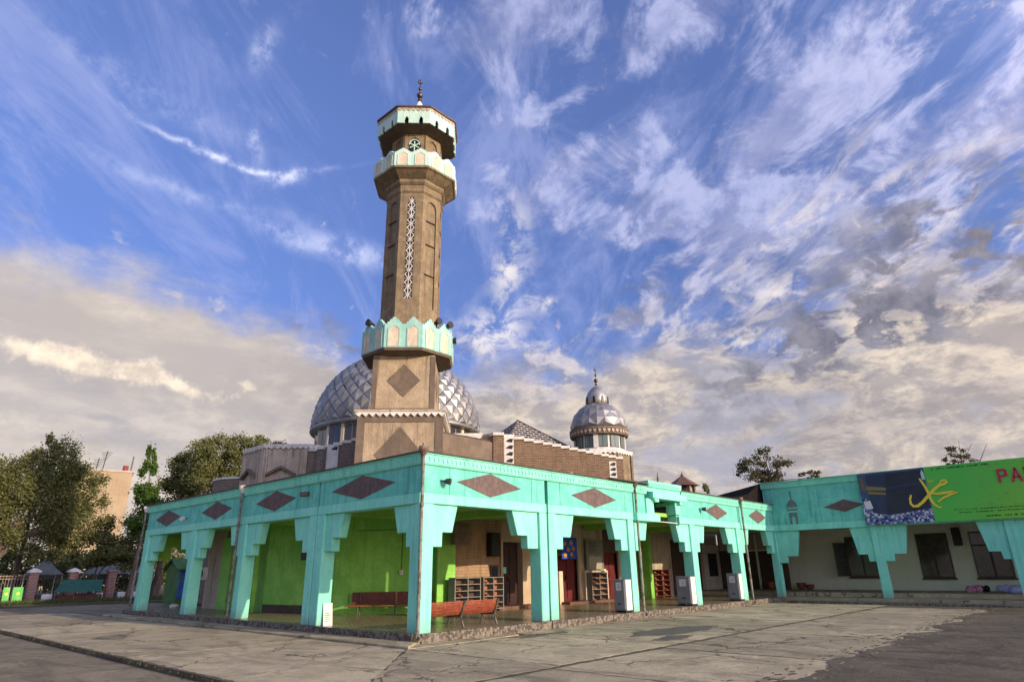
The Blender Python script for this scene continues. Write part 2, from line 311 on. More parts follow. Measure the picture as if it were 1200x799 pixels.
        col = N.mix(N.ramp(N.noise(pos, 55, 3, .7), .52, .68, 0, .55), col, tuple(x*.5 for x in a))
        wv = N.vmath('ADD', pos, N.vmath('MULTIPLY', N.vmath('SUBTRACT', N.noise(pos, 1.6, 5, .6, out='Color'), (.5, .5, .5)), (1.3, 1.3, 0)))
        tint = N.ramp(N.node('ShaderNodeObjectInfo').outputs['Random'], 0, 1, .80, 1.14, False)
        col = N.mix(1.0, col, N.node('ShaderNodeCombineXYZ', {0: tint, 1: tint, 2: tint}).outputs[0], 'MULTIPLY')
        vo = N.node('ShaderNodeTexVoronoi', {'Vector': N.scalev(wv, 1, 1, 0), 'Scale': .42}, feature='DISTANCE_TO_EDGE')
        crack = N.math('MULTIPLY', N.ramp(vo.outputs['Distance'], .0, .020, 1, 0), N.ramp(N.noise(pos, .35, 3, .5), .38, .54))
        crack = N.math('MULTIPLY', crack, crackamt)
        col = N.mix(crack, col, tuple(x*.18 for x in a))
        b = N.node('ShaderNodeBsdfPrincipled', {'Base Color': col, 'Roughness': .88, 'Specular IOR Level': .25})
        h = N.math('SUBTRACT', N.math('ADD', N.math('MULTIPLY', N.noise(pos, 38, 5, .7), .8), N.math('MULTIPLY', N.noise(pos, 5, 5, .6), 1.6)), crack)
        bp = N.node('ShaderNodeBump', {'Strength': bump, 'Distance': .03, 'Height': h}); N.put(b.inputs['Normal'], bp.outputs[0])
        N.node('ShaderNodeOutputMaterial', {'Surface': b.outputs[0]}); MATS[name] = m
    paving('paving_concrete', (.325, .27, .162), (.45, .375, .23), (.185, .152, .098), .8, .7, .9)
    paving('asphalt_worn', (.185, .153, .094), (.25, .207, .130), (.115, .095, .062), .9, .7, .5)
    paving('asphalt_dark', (.082, .067, .042), (.128, .104, .067), (.052, .043, .029), .9, .8, .5)
    # crowd print, poster print, banner print (flat print on flat things)
    def print_mat(name, cols, scale):
        m = bpy.data.materials.new(name); m.use_nodes = True; t = m.node_tree; t.nodes.clear(); N = NT(t)
        pos = N.node('ShaderNodeNewGeometry').outputs['Position']
        vo = N.node('ShaderNodeTexVoronoi', {'Vector': pos, 'Scale': scale}, feature='F1')
        rnd = N.node('ShaderNodeSeparateXYZ', {'Vector': vo.outputs['Color']}).outputs['X']
        col = cols[0]
        for i, cc in enumerate(cols[1:], 1): col = N.mix(N.ramp(rnd, i/len(cols)-.02, i/len(cols)+.02), col, cc)
        b = N.node('ShaderNodeBsdfPrincipled', {'Base Color': col, 'Roughness': .5, 'Specular IOR Level': .3})
        N.node('ShaderNodeOutputMaterial', {'Surface': b.outputs[0]}); MATS[name] = m
    print_mat('crowd_print', [(.03, .05, .14), (.12, .16, .30), (.55, .55, .60), (.06, .12, .36), (.42, .42, .48), (.02, .03, .08)], 13)
    m = bpy.data.materials.new('banner_green'); m.use_nodes = True; t = m.node_tree; t.nodes.clear(); N = NT(t)
    pos = N.node('ShaderNodeNewGeometry').outputs['Position']
    s = N.node('ShaderNodeSeparateXYZ', {'Vector': pos})
    f = N.math('ADD', N.math('MULTIPLY', s.outputs['Y'], -.22), N.math('MULTIPLY', s.outputs['Z'], -.12))
    f = N.math('ADD', f, N.math('MULTIPLY', N.noise(pos, .9, 3, .5), .5))
    col = N.mix(N.ramp(f, 1.45, 3.1), (.09, .50, .07), (.40, .60, .03))
    b = N.node('ShaderNodeBsdfPrincipled', {'Base Color': col, 'Roughness': .5, 'Specular IOR Level': .3})
    N.node('ShaderNodeOutputMaterial', {'Surface': b.outputs[0]}); MATS['banner_green'] = m
special()
G = MATS

# ------------------------------------------------------------------ mesh helpers
class MB:
    def __init__(s): s.v = []; s.f = []
    def add(s, vs, fs):
        o = len(s.v); s.v += [tuple(p) for p in vs]; s.f += [tuple(i+o for i in f) for f in fs]; return s
    def box(s, a0, a1, b0, b1, c0, c1, fr=None):
        vs = [(x, y, z) for x in (a0, a1) for y in (b0, b1) for z in (c0, c1)]
        if fr: vs = [fr(*p) for p in vs]
        return s.add(vs, [(0, 1, 3, 2), (4, 6, 7, 5), (0, 4, 5, 1), (2, 3, 7, 6), (0, 2, 6, 4), (1, 5, 7, 3)])
    def prism(s, poly, t0, t1, fr):
        """poly in (s,z), extruded along t by frame fr(s,t,z)"""
        n = len(poly); vs = [fr(p[0], t0, p[1]) for p in poly]+[fr(p[0], t1, p[1]) for p in poly]
        return s.add(vs, [tuple(range(n)), tuple(range(2*n-1, n-1, -1))]+[(i, (i+1) % n, n+(i+1) % n, n+i) for i in range(n)])
    def slab(s, poly, z0, z1):
        n = len(poly); vs = [(p[0], p[1], z0) for p in poly]+[(p[0], p[1], z1) for p in poly]
        return s.add(vs, [tuple(range(n-1, -1, -1)), tuple(range(n, 2*n))]+[(i, (i+1) % n, n+(i+1) % n, n+i) for i in range(n)])
    def frustum(s, c, n, r0, z0, r1, z1, rot=0.0, cap=True):
        vs = []
        for r, z in ((r0, z0), (r1, z1)):
            for i in range(n):
                a = rot+2*math.pi*i/n; vs.append((c[0]+r*math.cos(a), c[1]+r*math.sin(a), z))
        fs = [(i, (i+1) % n, n+(i+1) % n, n+i) for i in range(n)]
        if cap: fs += [tuple(range(n-1, -1, -1)), tuple(range(n, 2*n))]
        return s.add(vs, fs)
    def lathe(s, c, prof, n=24, rot=0.0):
        vs = []; fs = []
        for r, z in prof:
            for i in range(n):
                a = rot+2*math.pi*i/n; vs.append((c[0]+r*math.cos(a), c[1]+r*math.sin(a), z))
        for j in range(len(prof)-1):
            for i in range(n): fs.append((j*n+i, j*n+(i+1) % n, (j+1)*n+(i+1) % n, (j+1)*n+i))
        fs += [tuple(range(n-1, -1, -1)), tuple(range((len(prof)-1)*n, len(prof)*n))]
        return s.add(vs, fs)
    def tube(s, pts, rr, n=8):
        pts = [Vector(p) for p in pts]
        if not isinstance(rr, (list, tuple)): rr = [rr]*len(pts)
        rings = []
        for i, p in enumerate(pts):
            d = (pts[min(i+1, len(pts)-1)]-pts[max(i-1, 0)]).normalized()
            u = d.cross(Vector((0, 0, 1)))
            if u.length < .05: u = d.cross(Vector((1, 0, 0)))
            u.normalize(); w = d.cross(u)
            rings.append([tuple(p+(u*math.cos(2*math.pi*k/n)+w*math.sin(2*math.pi*k/n))*rr[i]) for k in range(n)])
        vs = [q for r in rings for q in r]; fs = []
        for j in range(len(pts)-1):
            for k in range(n): fs.append((j*n+k, j*n+(k+1) % n, (j+1)*n+(k+1) % n, (j+1)*n+k))
        fs += [tuple(range(n-1, -1, -1)), tuple(range((len(pts)-1)*n, len(pts)*n))]
        return s.add(vs, fs)
    def sphere(s, c, r, n=10, m=7, sq=(1, 1, 1)):
        vs = [(c[0], c[1], c[2]-r*sq[2])]; fs = []
        for j in range(1, m):
            t = -math.pi/2+math.pi*j/m
            for i in range(n):
                a = 2*math.pi*i/n; vs.append((c[0]+r*sq[0]*math.cos(t)*math.cos(a), c[1]+r*sq[1]*math.cos(t)*math.sin(a), c[2]+r*sq[2]*math.sin(t)))
        vs.append((c[0], c[1], c[2]+r*sq[2])); L = len(vs)-1
        for i in range(n): fs.append((0, 1+(i+1) % n, 1+i)); fs.append((L, 1+(m-2)*n+i, 1+(m-2)*n+(i+1) % n))
        for j in range(m-2):
            for i in range(n): fs.append((1+j*n+i, 1+j*n+(i+1) % n, 1+(j+1)*n+(i+1) % n, 1+(j+1)*n+i))
        return s.add(vs, fs)
    def mesh(s, name, m, fix=True, smooth=False):
        me = bpy.data.meshes.new(name); me.from_pydata(s.v, [], s.f); me.materials.append(m)
        if fix:
            b = bmesh.new(); b.from_mesh(me); bmesh.ops.recalc_face_normals(b, faces=b.faces); b.to_mesh(me); b.free()
        if smooth: me.polygons.foreach_set('use_smooth', [True]*len(me.polygons))
        me.update(); return me
def child(o, parent):
    o.parent = parent
    o.matrix_parent_inverse = Matrix.Translation(-parent.location) if parent.parent is None else Matrix.Identity(4)   # meshes are written in world space
def link(name, me, parent=None):
    o = bpy.data.objects.new(name, me); COL.objects.link(o)
    if parent is not None: child(o, parent)
    return o
def part(name, mb, m, parent, smooth=False, label=None, kind=None, bevel=0.0, fix=True):
    o = link(name, mb.mesh(name, m, fix, smooth), parent)
    if label: o['label'] = label
    if kind: o['kind'] = kind
    if bevel:
        bv = o.modifiers.new('bevel', 'BEVEL'); bv.width = bevel; bv.segments = 1; bv.limit_method = 'ANGLE'
    return o
def tag(o, label, cat, group=None):
    o['label'] = label; o['category'] = cat
    if group: o['group'] = group
    return o
def thing(name, loc, label, cat, group=None):
    o = bpy.data.objects.new(name, None); COL.objects.link(o); o.location = loc; o.empty_display_size = .3
    return tag(o, label, cat, group)
def single(name, mb, m, label, cat, group=None, smooth=False, bevel=0.0):
    return tag(part(name, mb, m, None, smooth, bevel=bevel), label, cat, group)
def struct(name, mb, m, kind='structure'):
    return part(name, mb, m, None, kind=kind)
def copy_thing(o, loc, label):
    c = o.copy(); COL.objects.link(c); c.location = loc; c['label'] = label
    for ch in o.children:
        k = ch.copy(); COL.objects.link(k); k.parent = c
        for g in ch.children:
            q = g.copy(); COL.objects.link(q); q.parent = k
    return c
FR = lambda s, t, z: (s, -t, z)            # right arcade front: s along +x, t outward (-y)
FL = lambda s, t, z: (-t, s, z)            # left arcade front: s along +y, t outward (-x)
FW = lambda s, t, z: (23.3-t, s, z)        # side wing front: s is y, t outward (-x)
XY = lambda a, b, c: (a, b, c)

# ------------------------------------------------------------------ ground, paving
def build_ground():
    g = MB(); n = 24; S = 900
    g.add([(-S, -S, -.30), (S, -S, -.30), (S, S, -.30), (-S, S, -.30)], [(0, 1, 2, 3)])
    struct('ground', g, G['asphalt_worn'])
    # dark asphalt on the near right, ragged edge against the concrete
    r = random.Random(3); pts = []
    x = -9.0; ph = [(r.uniform(.5, 4.5), r.uniform(0, 6.3), .10/(1+i*.4)) for i in range(7)]
    while x < 27: pts.append((x, -8.80+sum(a_*math.sin(f_*x+p_) for f_, p_, a_ in ph)+r.uniform(-.05, .05))); x += r.uniform(.05, .14)
    poly = pts+[(27.5, -8.9), (60, -8.9), (60, -60), (-9, -60)]
    a = MB(); k = len(poly); a.add([(p[0], p[1], -.194) for p in poly]+[(p[0], p[1], -.30) for p in poly], [tuple(range(k))]+[(i, (i+1) % k, k+(i+1) % k, k+i) for i in range(k)])
    struct('asphalt', a, G['asphalt_dark'])
    def crumbs(n, y0, y1, z, smax):
        m = MB()
        for i in range(n):
            cx, d = r.uniform(-8, 25), abs(r.gauss(0, 1)); cy = y0+(y1-y0)*d; w = r.uniform(.03, smax)*math.exp(-d*.5); k = r.randint(5, 8)
            m.slab([(cx+w*r.uniform(.6, 1.5)*math.cos(6.283*j/k)*1.7, cy+w*r.uniform(.5, 1.2)*math.sin(6.283*j/k)) for j in range(k)], -.25, z+i*.000006)
        return m
    struct('asphalt_crumbs', crumbs(260, -8.72, -8.45, -.1935, .07), G['asphalt_dark'], 'stuff')
    struct('concrete_chips', crumbs(110, -8.85, -9.15, -.1925, .05), G['paving_concrete'], 'stuff')
    # dark patch under the tent side / drive on the left
    # concrete slabs: each slab its own piece
    pv = MB(); pv.slab([(-5.45, -9.7), (24, -9.7), (24, -.7), (-.7, -.7), (-.7, 26), (-5.45, 26)], -.30, -.2035)
    base = struct('pavement', pv, G['asphalt_dark'])
    def rag(a, b, seg=.16, amp=.034):
        d = math.hypot(b[0]-a[0], b[1]-a[1]); n = max(1, int(d/seg)); out = []
        for i in range(n):
            f = i/n; j = 0 if i == 0 else amp
            out.append((a[0]+(b[0]-a[0])*f+r.uniform(-j, j), a[1]+(b[1]-a[1])*f+r.uniform(-j, j)))
        return out
    def slab(c, name='paving_slab', top=-.2):
        cx = sum(p[0] for p in c)/len(c); cy = sum(p[1] for p in c)/len(c)
        c = [(p[0]+(.034 if p[0] < cx else -.034), p[1]+(.034 if p[1] < cy else -.034)) for p in c]
        pts = []
        for i in range(len(c)): pts += rag(c[i], c[(i+1) % len(c)])
        m = MB(); dz = r.uniform(-.0015, .0015); k = len(pts); sx, sy = r.uniform(-.0004, .0004), r.uniform(-.0004, .0004)
        m.add([(p[0], p[1], top+dz+(p[0]-cx)*sx+(p[1]-cy)*sy) for p in pts]+[(p[0], p[1], -.26) for p in pts],
              [tuple(range(k))]+[(i, (i+1) % k, k+(i+1) % k, k+i) for i in range(k)])
        part(name, m, G['paving_concrete'], base)
    ys = [-.78, 3.1, 6.9, 10.8, 15.2, 20.0, 25.5]
    slab([(-.9, -.78), (-.9, 3.1), (-5.4, 3.1), (-5.4, -5.1)])
    for i in range(1, 6): slab([(-.9, ys[i]), (-.9, ys[i+1]), (-5.4, ys[i+1]), (-5.4, ys[i])])
    slab([(-.9, -.78), (-5.4, -5.1), (-.8, -5.1)]); 
    xs = [-.85, 3.3, 6.6, 10.4, 14.2, 18.3, 23.2]
    for i in range(6): slab([(xs[i], -5.06), (xs[i+1], -5.06), (xs[i+1], -.17 if i else -.8), (xs[i], -.17 if i else -.8)])
    xs = [-5.4, -1.2, 2.6, 7.2, 11.5, 16.2, 20.0]
    for i in range(6): slab([(xs[i], -9.6), (xs[i+1], -9.6), (xs[i+1], -5.19), (xs[i], -5.19)])
    # damp dark repair patches in front of the entrance
    damp = mat('damp_patch', (.085, .072, .052), (.12, .10, .072), 3, bump=.5, bscale=30, rough=.7)
    for n_, pl in enumerate([[(4.2, -3.3), (5.6, -2.75), (7.6, -3.0), (8.4, -3.7), (7.0, -4.1), (5.3, -4.0)], [(3.6, -4.25), (5.0, -3.95), (5.4, -4.45), (4.3, -4.75)], [(2.2, -.95), (4.5, -.92), (4.3, -1.25), (2.6, -1.35)]]):
        pts = []
        for i in range(len(pl)): pts += rag(pl[i], pl[(i+1) % len(pl)], .2, .09)
        m = MB(); m.slab(pts, -.2, -.188); o = struct('asphalt_patch', m, damp)
    # ribbon of weeds along the kerb joint at the left
    gr = MB()
    for i in range(900):
        y = r.uniform(-6, 22); x = -5.44+r.gauss(0, .05); h = r.uniform(.015, .06); a = r.uniform(0, 6.3); w = .012
        gr.add([(x-w*math.cos(a), y-w*math.sin(a), -.235), (x+w*math.cos(a), y+w*math.sin(a), -.235), (x+r.uniform(-.03, .03), y+r.uniform(-.03, .03), -.235+h)], [(0, 1, 2)])
    struct('grass', gr, G['grass_blades'], 'stuff')
    # low step round the arcade
    sw = MB(); sw.slab([(-.86, -.76), (-.16, -.17), (-.16, 20.4), (-.86, 20.4)], -.26, -.145); sw.slab([(-.855, -.762), (1.2, -.78), (2.3, -.70), (3.1, -.52), (3.3, -.17), (-.155, -.172)], -.26, -.191)
    o = struct('kerb_step', sw, G['paving_concrete'])
    o.modifiers.new('bevel', 'BEVEL').width = .02
    # grass verge and road end at the far left
    v = MB(); v.slab([(-60, 37.0), (3.0, 36.5), (9.0, 33.5), (40, 33.5), (60, 90), (-60, 90)], -.31, -.16)
    struct('verge', v, mat('verge_soil', (.055, .058, .028), (.085, .075, .045), 2.5, bump=.5, bscale=20, rough=.95))
    gb = MB()
    for i in range(7000):
        x = r.uniform(-14, 9); y = 37.2-.1*x+abs(r.gauss(0, 2.2)); h = r.uniform(.08, .32); a = r.uniform(0, 6.3); w = .035
        gb.add([(x-w*math.cos(a), y-w*math.sin(a), -.17), (x+w*math.cos(a), y+w*math.sin(a), -.17), (x+r.uniform(-.1, .1), y+r.uniform(-.1, .1), -.17+h)], [(0, 1, 2)])
    struct('grass_verge', gb, G['grass_blades'], 'stuff')
build_ground()

# ------------------------------------------------------------------ arcade
def build_arcade():
    A = thing('mosque_arcade', (3, 3, 0), 'long turquoise arcade with stepped brackets and brown diamonds wrapping the brown mosque hall', 'building')
    # platform
    p = MB(); p.slab([(-.14, -.14), (23.0, -.14), (23.0, 5.5), (8, 5.5), (5.5, 8), (5.5, 20.2), (-.14, 20.2)], -.26, 0)
    part('floor', p, floorm, A)
    kb = MB(); r = random.Random(5)
    def kerbrun(fr, s1):
        s = -.02
        while s < s1:
            L = min(r.uniform(.5, 1.1), s1-s); t = .19+r.uniform(-.015, .015)
            m = MB(); m.box(s+.004, s+L-.004, .10, t, -.25, .012+r.uniform(-.012, .01), fr)
            part('kerb_block', m, kerb, A, bevel=.012); s += L
    kerbrun(lambda s, t, z: FR(s, t+.0, z), 22.9); kerbrun(lambda s, t, z: FL(s+.0, t+.0, z), 20.2)
    D = .42
    def column(fr, s0, s1):
        m = MB(); m.box(s0, s1, .03, -D, 0, 3.10, fr); part('column', m, teal, A, bevel=.018)
    def bracket(fr, s, d, top=.92, big=False):
        """stepped bracket: s column edge, d direction along s"""
        w0, w1, w2 = top, top*.80, top*.42
        poly = [(s, 3.10), (s+d*w0, 3.10), (s+d*w1, 2.40), (s+d*w2, 2.40), (s+d*w2*.98, 2.03), (s, 2.03)]
        m = MB(); m.prism(poly, -.05, -.34, fr); part('bracket', m, teal, A, bevel=.014)
    def diamond(fr, s, hw, hh=.335, zc=3.745):
        m = MB(); m.prism([(s-hw, zc), (s, zc-hh), (s+hw, zc), (s, zc+hh)], .018, -.05, fr); part('diamond', m, diam, A)
    def band(fr, s0, s1, skip=None):
        m = MB(); m.box(s0, s1, .03, -.36, 3.103, 3.372, fr); part('beam', m, teal, A, bevel=.01)
    def frieze(fr, cuts):
        for a, b in zip(cuts[:-1], cuts[1:]):
            m = MB(); m.box(a+.008, b-.008, .004+R_.uniform(-.003, .003), -.30, 3.38, 4.10, fr); part('frieze_panel', m, stucco, A)
    def cornice(fr, s0, s1, z0=4.10, z1=4.40):
        m = MB(); m.prism([(.0, z0), (.05, z0), (.075, z0+.05), (.085, z1-.05), (.12, z1-.03), (.12, z1), (-.3, z1), (-.3, z0)], s0, s1, lambda a, b, c: fr(b, a, c))
        part('cornice', m, teal, A)
        m = MB(); s = s0+.15
        while s < s1-.15:
            if R_.random() > .03:
                k = R_.uniform(.03, .05); zz = z0+.10+R_.uniform(-.01, .01)
                m.prism([(s, zz+.10), (s+.035, zz+.11), (s+.075, zz), (s+.04, zz-.01)], .078, .104, fr)
            s += .16
        part('dentil_row', m, teal, A, kind='stuff')
        m = MB(); m.box(s0-.05, s1+.05, .17, -.4, z1+.003, z1+.035, fr); part('roof_edge', m, roofm, A)
    # right front
    for a, b in ((.0, .41), (4.68, 5.02), (5.10, 5.47), (9.62, 9.99), (14.29, 14.72), (18.72, 19.15)): column(FR, a, b)
    bracket(FR, .40, 1); bracket(FR, 4.66, -1, 1.15); bracket(FR, 5.46, 1, 1.05); bracket(FR, 9.63, -1, .98)
    bracket(FR, 9.98, 1, 1.1); bracket(FR, 14.30, -1, 1.05); bracket(FR, 14.72, 1, 1.0); bracket(FR, 18.73, -1, 1.0); bracket(FR, 19.15, 1, 1.1); bracket(FR, 23.2, -1, .9)
    for a, b in ((.0, 5.02), (5.10, 10.02), (10.0+.03, 11.0), (13.2, 19.14), (19.16, 23.28)): band(FR, a, b)
    frieze(FR, [.0, .95, 4.35, 4.98]); frieze(FR, [5.12, 5.75, 9.55, 10.25, 10.95]); frieze(FR, [13.22, 14.5, 15.4, 18.5, 19.12]); frieze(FR, [19.16, 19.6, 23.0, 23.28])
    for s, w in ((2.53, 1.32), (7.66, 1.32), (16.95, 1.09), (21.4, 1.05)): diamond(FR, s, w)
    cornice(FR, -.02, 11.02); cornice(FR, 13.72, 23.28)
    # raised portal over the entrance bay
    m = MB(); m.box(11.24, 13.92, .22, -.3, 3.96, 4.215, FR); m.box(11.45, 11.72, .18, -.2, 3.83, 3.957, FR); m.box(13.36, 13.62, .18, -.2, 3.83, 3.957, FR)
    m.box(11.36, 11.5, .20, -.2, 3.89, 3.955, FR); m.box(13.63, 13.78, .20, -.2, 3.89, 3.955, FR); part('portal_lintel', m, teal, A, bevel=.01)
    m = MB(); m.box(11.05, 13.66, .06, -.35, 4.22, 4.36, FR); m.prism([(.06, 4.362), (.13, 4.40), (.16, 4.62), (-.35, 4.62), (-.35, 4.362)], 11.05, 13.66, lambda a, b, c: FR(b, a, c)); part('portal_cornice', m, teal, A)
    m = MB(); s = 11.15
    while s < 13.5: m.prism([(s, 4.54), (s+.035, 4.54), (s+.075, 4.45), (s+.04, 4.45)], .13, .158, FR); s += .125
    part('dentil_row', m, teal, A, kind='stuff')
    m = MB(); m.box(10.03, 11.66, .20, -.3, 3.08, 3.36, FR); part('portal_ledge', m, teal, A, bevel=.012)
    m = MB(); m.box(13.22, 13.55, .16, -.3, 3.08, 3.366, FR); m.box(13.1, 13.5, .10, -.35, 3.44, 3.80, FR); part('portal_ledge', m, teal, A, bevel=.012)
    m = MB(); m.box(10.96, 11.5, .05, -.4, 3.38, 3.95, FR); part('portal_jamb', m, teal, A)
    m = MB(); m.box(13.24, 13.7, .02, -.9, 3.80, 3.955, FR); part('portal_jamb', m, teal, A)
    m = MB(); m.tube([(11.6, -.05, 3.12), (13.3, -.05, 3.10)], .018, 6); part('tie_rod', m, white, A)
    # left front
    for a, b in ((.0, .26), (4.52, 4.94), (4.99, 5.38), (9.58, 10.0), (13.86, 14.3), (18.95, 19.4)): column(FL, max(a, -.03), b)
    m = MB(); m.box(.0, .41, -.43, -.9, 0, .01, FR)
    bracket(FL, .25, 1, .98); bracket(FL, 4.53, -1, .9); bracket(FL, 5.37, 1, 1.1); bracket(FL, 9.59, -1, 1.0)
    bracket(FL, 9.99, 1, 1.0); bracket(FL, 13.87, -1, .95); bracket(FL, 14.29, 1, 1.25); bracket(FL, 18.96, -1, 1.25)
    for a, b in ((.035, 4.93), (5.0, 19.42)): band(FL, a, b)
    frieze(FL, [.035, .3, 1.05, 4.4, 4.92]); frieze(FL, [5.01, 5.6, 6.2, 9.2, 9.82, 10.5, 14.0, 15.2, 18.7, 19.4])
    for s, w in ((2.70, 1.58), (7.73, 1.36), (12.3, 1.34), (17.1, 1.38)): diamond(FL, s, w)
    cornice(FL, .0, 19.45)
    # end arch at the far left, green inside
    FE = lambda s, t, z: (s, 19.4+t, z)
    m = MB(); m.prism([(.45, 3.1), (2.6, 3.1), (2.6, 2.75), (2.2, 2.4), (1.5, 2.4), (1.4, 2.62), (1.1, 2.62), (1.1, 2.03), (.45, 2.03)], 0, -.3, FE); part('end_bracket', m, ceilg, A)
    m = MB(); m.box(.44, 5.2, .0, -.35, 3.103, 4.2, FE); part('end_beam', m, ceilg, A)
    # ceiling beams, ceiling and roof
    c = MB(); c.slab([(.31, .31), (23.2, .31), (23.2, 5.7), (5.2, 5.7), (5.2, 19.3), (.31, 19.3)], 3.36, 3.5); part('ceiling', c, ceilg, A)
    for x0 in (4.9, 9.6, 14.3, 18.8):
        m = MB(); m.box(x0, x0+.4, .44, 5.4, 3.14, 3.357); part('ceiling_beam', m, ceilg, A)
    for y0 in (4.75, 9.6, 13.9):
        m = MB(); m.box(.44, 3.0, y0, y0+.4, 3.14, 3.357); part('ceiling_beam', m, ceilg, A)
    rf = MB(); rf.slab([(.31, .31), (23.2, .31), (23.2, 5.65), (5.1, 5.65), (5.1, 19.3), (.31, 19.3)], 4.2, 4.32); part('roof', rf, roofm, A)
    m = MB(); m.slab([(8.4, .02), (10.9, .02), (10.9, -.28), (8.4, -.28)], 4.44, 4.475); part('roof_flashing', m, roofm, A)
    # downpipes with their hoppers
    def pipe(fr, s, t, z0, z1, mm, kick=True, hop=True):
        pts = [fr(s, t, z1), fr(s, t, 2.2+R_.uniform(-.03, .03)), fr(s, t, z0+.16)]
        if kick: pts += [fr(s-.01, t+.05, z0+.06), fr(s-.03, t+.16, z0)]
        m = MB(); m.tube(pts, .045, 10)
        for zz in (z0+.9, z0+2.0, z0+3.1): m.tube([fr(s, t, zz), fr(s, t, zz+.07)], .056, 10)
        o = part('downpipe', m, mm, A, smooth=False)
        if hop:
            h = MB(); q = fr(s, t, z1); h.lathe((q[0], q[1]), [(.05, z1-.16), (.13, z1), (.13, z1+.10), (.10, z1+.10)], 10); part('hopper', h, rust if fr is FR else white, o)
    pipe(FR, -.07, .10, -.1, 4.45, pipeg); pipe(FL, 10.03, .12, -.1, 4.36, pipeg); pipe(FL, 19.52, .12, -.1, 4.3, pipeg)
    pipe(FR, 10.13, .12, -.1, 4.42, pipeg); pipe(FR, 19.3, .16, -.1, 4.42, pipeg)
    # small finial ornament on the corner
    m = MB(); m.tube([(-.05, -.05, 4.43), (-.05, -.05, 4.66)], [.04, .01], 8); m.sphere((-.04, -.06, 4.50), .04); part('corner_finial', m, dark, A)
    # spouts (rusty pipe ends) in the frieze
    m = MB(); m.tube([FL(5.62, -.1, 3.82), FL(5.62, .28, 3.77)], .075, 12); m.tube([FL(5.62, .281, 3.77), FL(5.62, .283, 3.77)], .06, 12); part('drain_spout', m, rust, A)
    # ---- inner walls
    W = A
    def wall(name, pts, z0, z1, mm, th=.12):
        m = MB()
        for a, b in zip(pts[:-1], pts[1:]):
            dx, dy = b[0]-a[0], b[1]-a[1]; L = math.hypot(dx, dy); nx, ny = -dy/L*th, dx/L*th
            m.slab([a, b, (b[0]-nx*-1, b[1]-ny*-1), (a[0]-nx*-1, a[1]-ny*-1)], z0, z1)
        return part(name, m, mm, W)
    # green wall of the minaret foot
    n = Vector((-1, -1, 0)).normalized(); tdir = Vector((1, -1, 0)).normalized(); cm = Vector((5.73, 8.21, 0))
    fa = cm+n*1.78; a = fa-tdir*1.55; b = fa+tdir*1.78
    wall('foot_wall', [(a.x, a.y), (b.x, b.y)], .0, 3.36, green)
    wall('foot_wall', [(b.x, b.y), (6.0, 5.75)], 0, 3.36, green)
    # left wall, dark behind
    wall('inner_wall', [(2.35, 12.4), (3.02, 8.5), (3.3, 8.0)], 0, 3.36, green)
    wall('inner_wall', [(3.6, 16.6), (2.35, 12.4)], 0, 3.36, green)
    wall('skirting', [(2.33, 12.4), (3.0, 8.49)], 0, .30, skirt, .04)
    m = MB(); m.box(2.1, 2.26, 12.9, 13.1, 0, 3.3); part('wall_pilaster', m, green, W)
    m = MB(); m.box(2.30, 2.6, 15.6, 16.5, 0, 2.95); part('wall_pilaster', m, green, W)
    m = MB(); m.box(2.6, 2.95, 16.9, 18.6, 0, 3.358); part('end_wall', m, concg, W)
    m = MB(); m.box(2.66, 2.72, 10.0, 10.4, 1.9, 2.6); part('wall_panel', m, winf, W)
    # right walls y = 5.6
    Y = 5.6
    def wp(name, x0, x1, z0, z1, mm, d=0.0, th=.1):
        m = MB(); m.box(x0, x1, Y-d, Y-d+th, z0, z1); return part(name, m, mm, W)
    wp('inner_wall', 5.4, 6.28, 0, 3.36, green, .06)
    m = MB(); m.slab([(6.28, 5.95), (7.5, 5.6), (7.5, 5.9), (6.28, 6.1)], 0, 3.36); part('tile_wall', m, G['wall_tile'], W)
    wp('tile_wall', 7.5, 8.87, 0, 3.36, G['wall_tile'])
    wp('tile_wall', 8.87, 10.3, 2.52, 3.36, beige); wp('door_jamb', 8.75, 8.87, 0, 2.62, beige, .08, .3); wp('door_jamb', 10.05, 10.3, 0, 2.62, beige, .08, .3)
    wp('tile_wall', 10.3, 12.4, 0, 3.36, beige); wp('tile_wall', 13.98, 14.25, 0, 3.36, beige); wp('tile_wall', 12.4, 13.98, 2.0, 3.36, concg)
    wp('tile_wall', 14.25, 16.0, 0, 3.36, concg); wp('tile_wall', 16.0, 17.3, 2.15, 3.36, winf); wp('tile_wall', 17.3, 18.2, 0, 3.36, beige)
    wp('tile_wall', 18.2, 28.3, 0, 3.36, concg)
    def door(x0, x1, z1, mm, sign=None, leaf=2, d=-.22):
        o = wp('door', x0, x1, 0.05, z1, mm, d, .06)
        wleaf = (x1-x0)/leaf
        for i in range(leaf):
            for (za, zb) in ((.2, z1*.42), (z1*.48, z1*.92)):
                m = MB(); m.box(x0+i*wleaf+.09, x0+(i+1)*wleaf-.09, Y-d-.025, Y-d+.01, za, zb); part('door_panel', m, mm, o)
        m = MB(); m.box(x0+wleaf-.04, x0+wleaf-.01, Y-d-.07, Y-d-.01, 1.0, 1.15); part('handle', m, bronze, o)
        if sign:
            m = MB(); m.box(sign[0], sign[1], Y-d-.04, Y-d-.028, sign[2], sign[3]); part('door_notice', m, sign[4], o)
    door(8.87, 10.05, 2.5, mat('door_near_black', (.030, .014, .012), (.045, .02, .017), 4, bump=.1, rough=.45), (9.05, 9.32, 1.3, 1.55, teal)); door(12.55, 13.98, 2.1, doorr, (12.72, 13.0, 1.1, 1.35, cream)); door(16.0, 17.25, 2.15, doorr, (16.1, 16.42, 1.15, 1.42, mint))
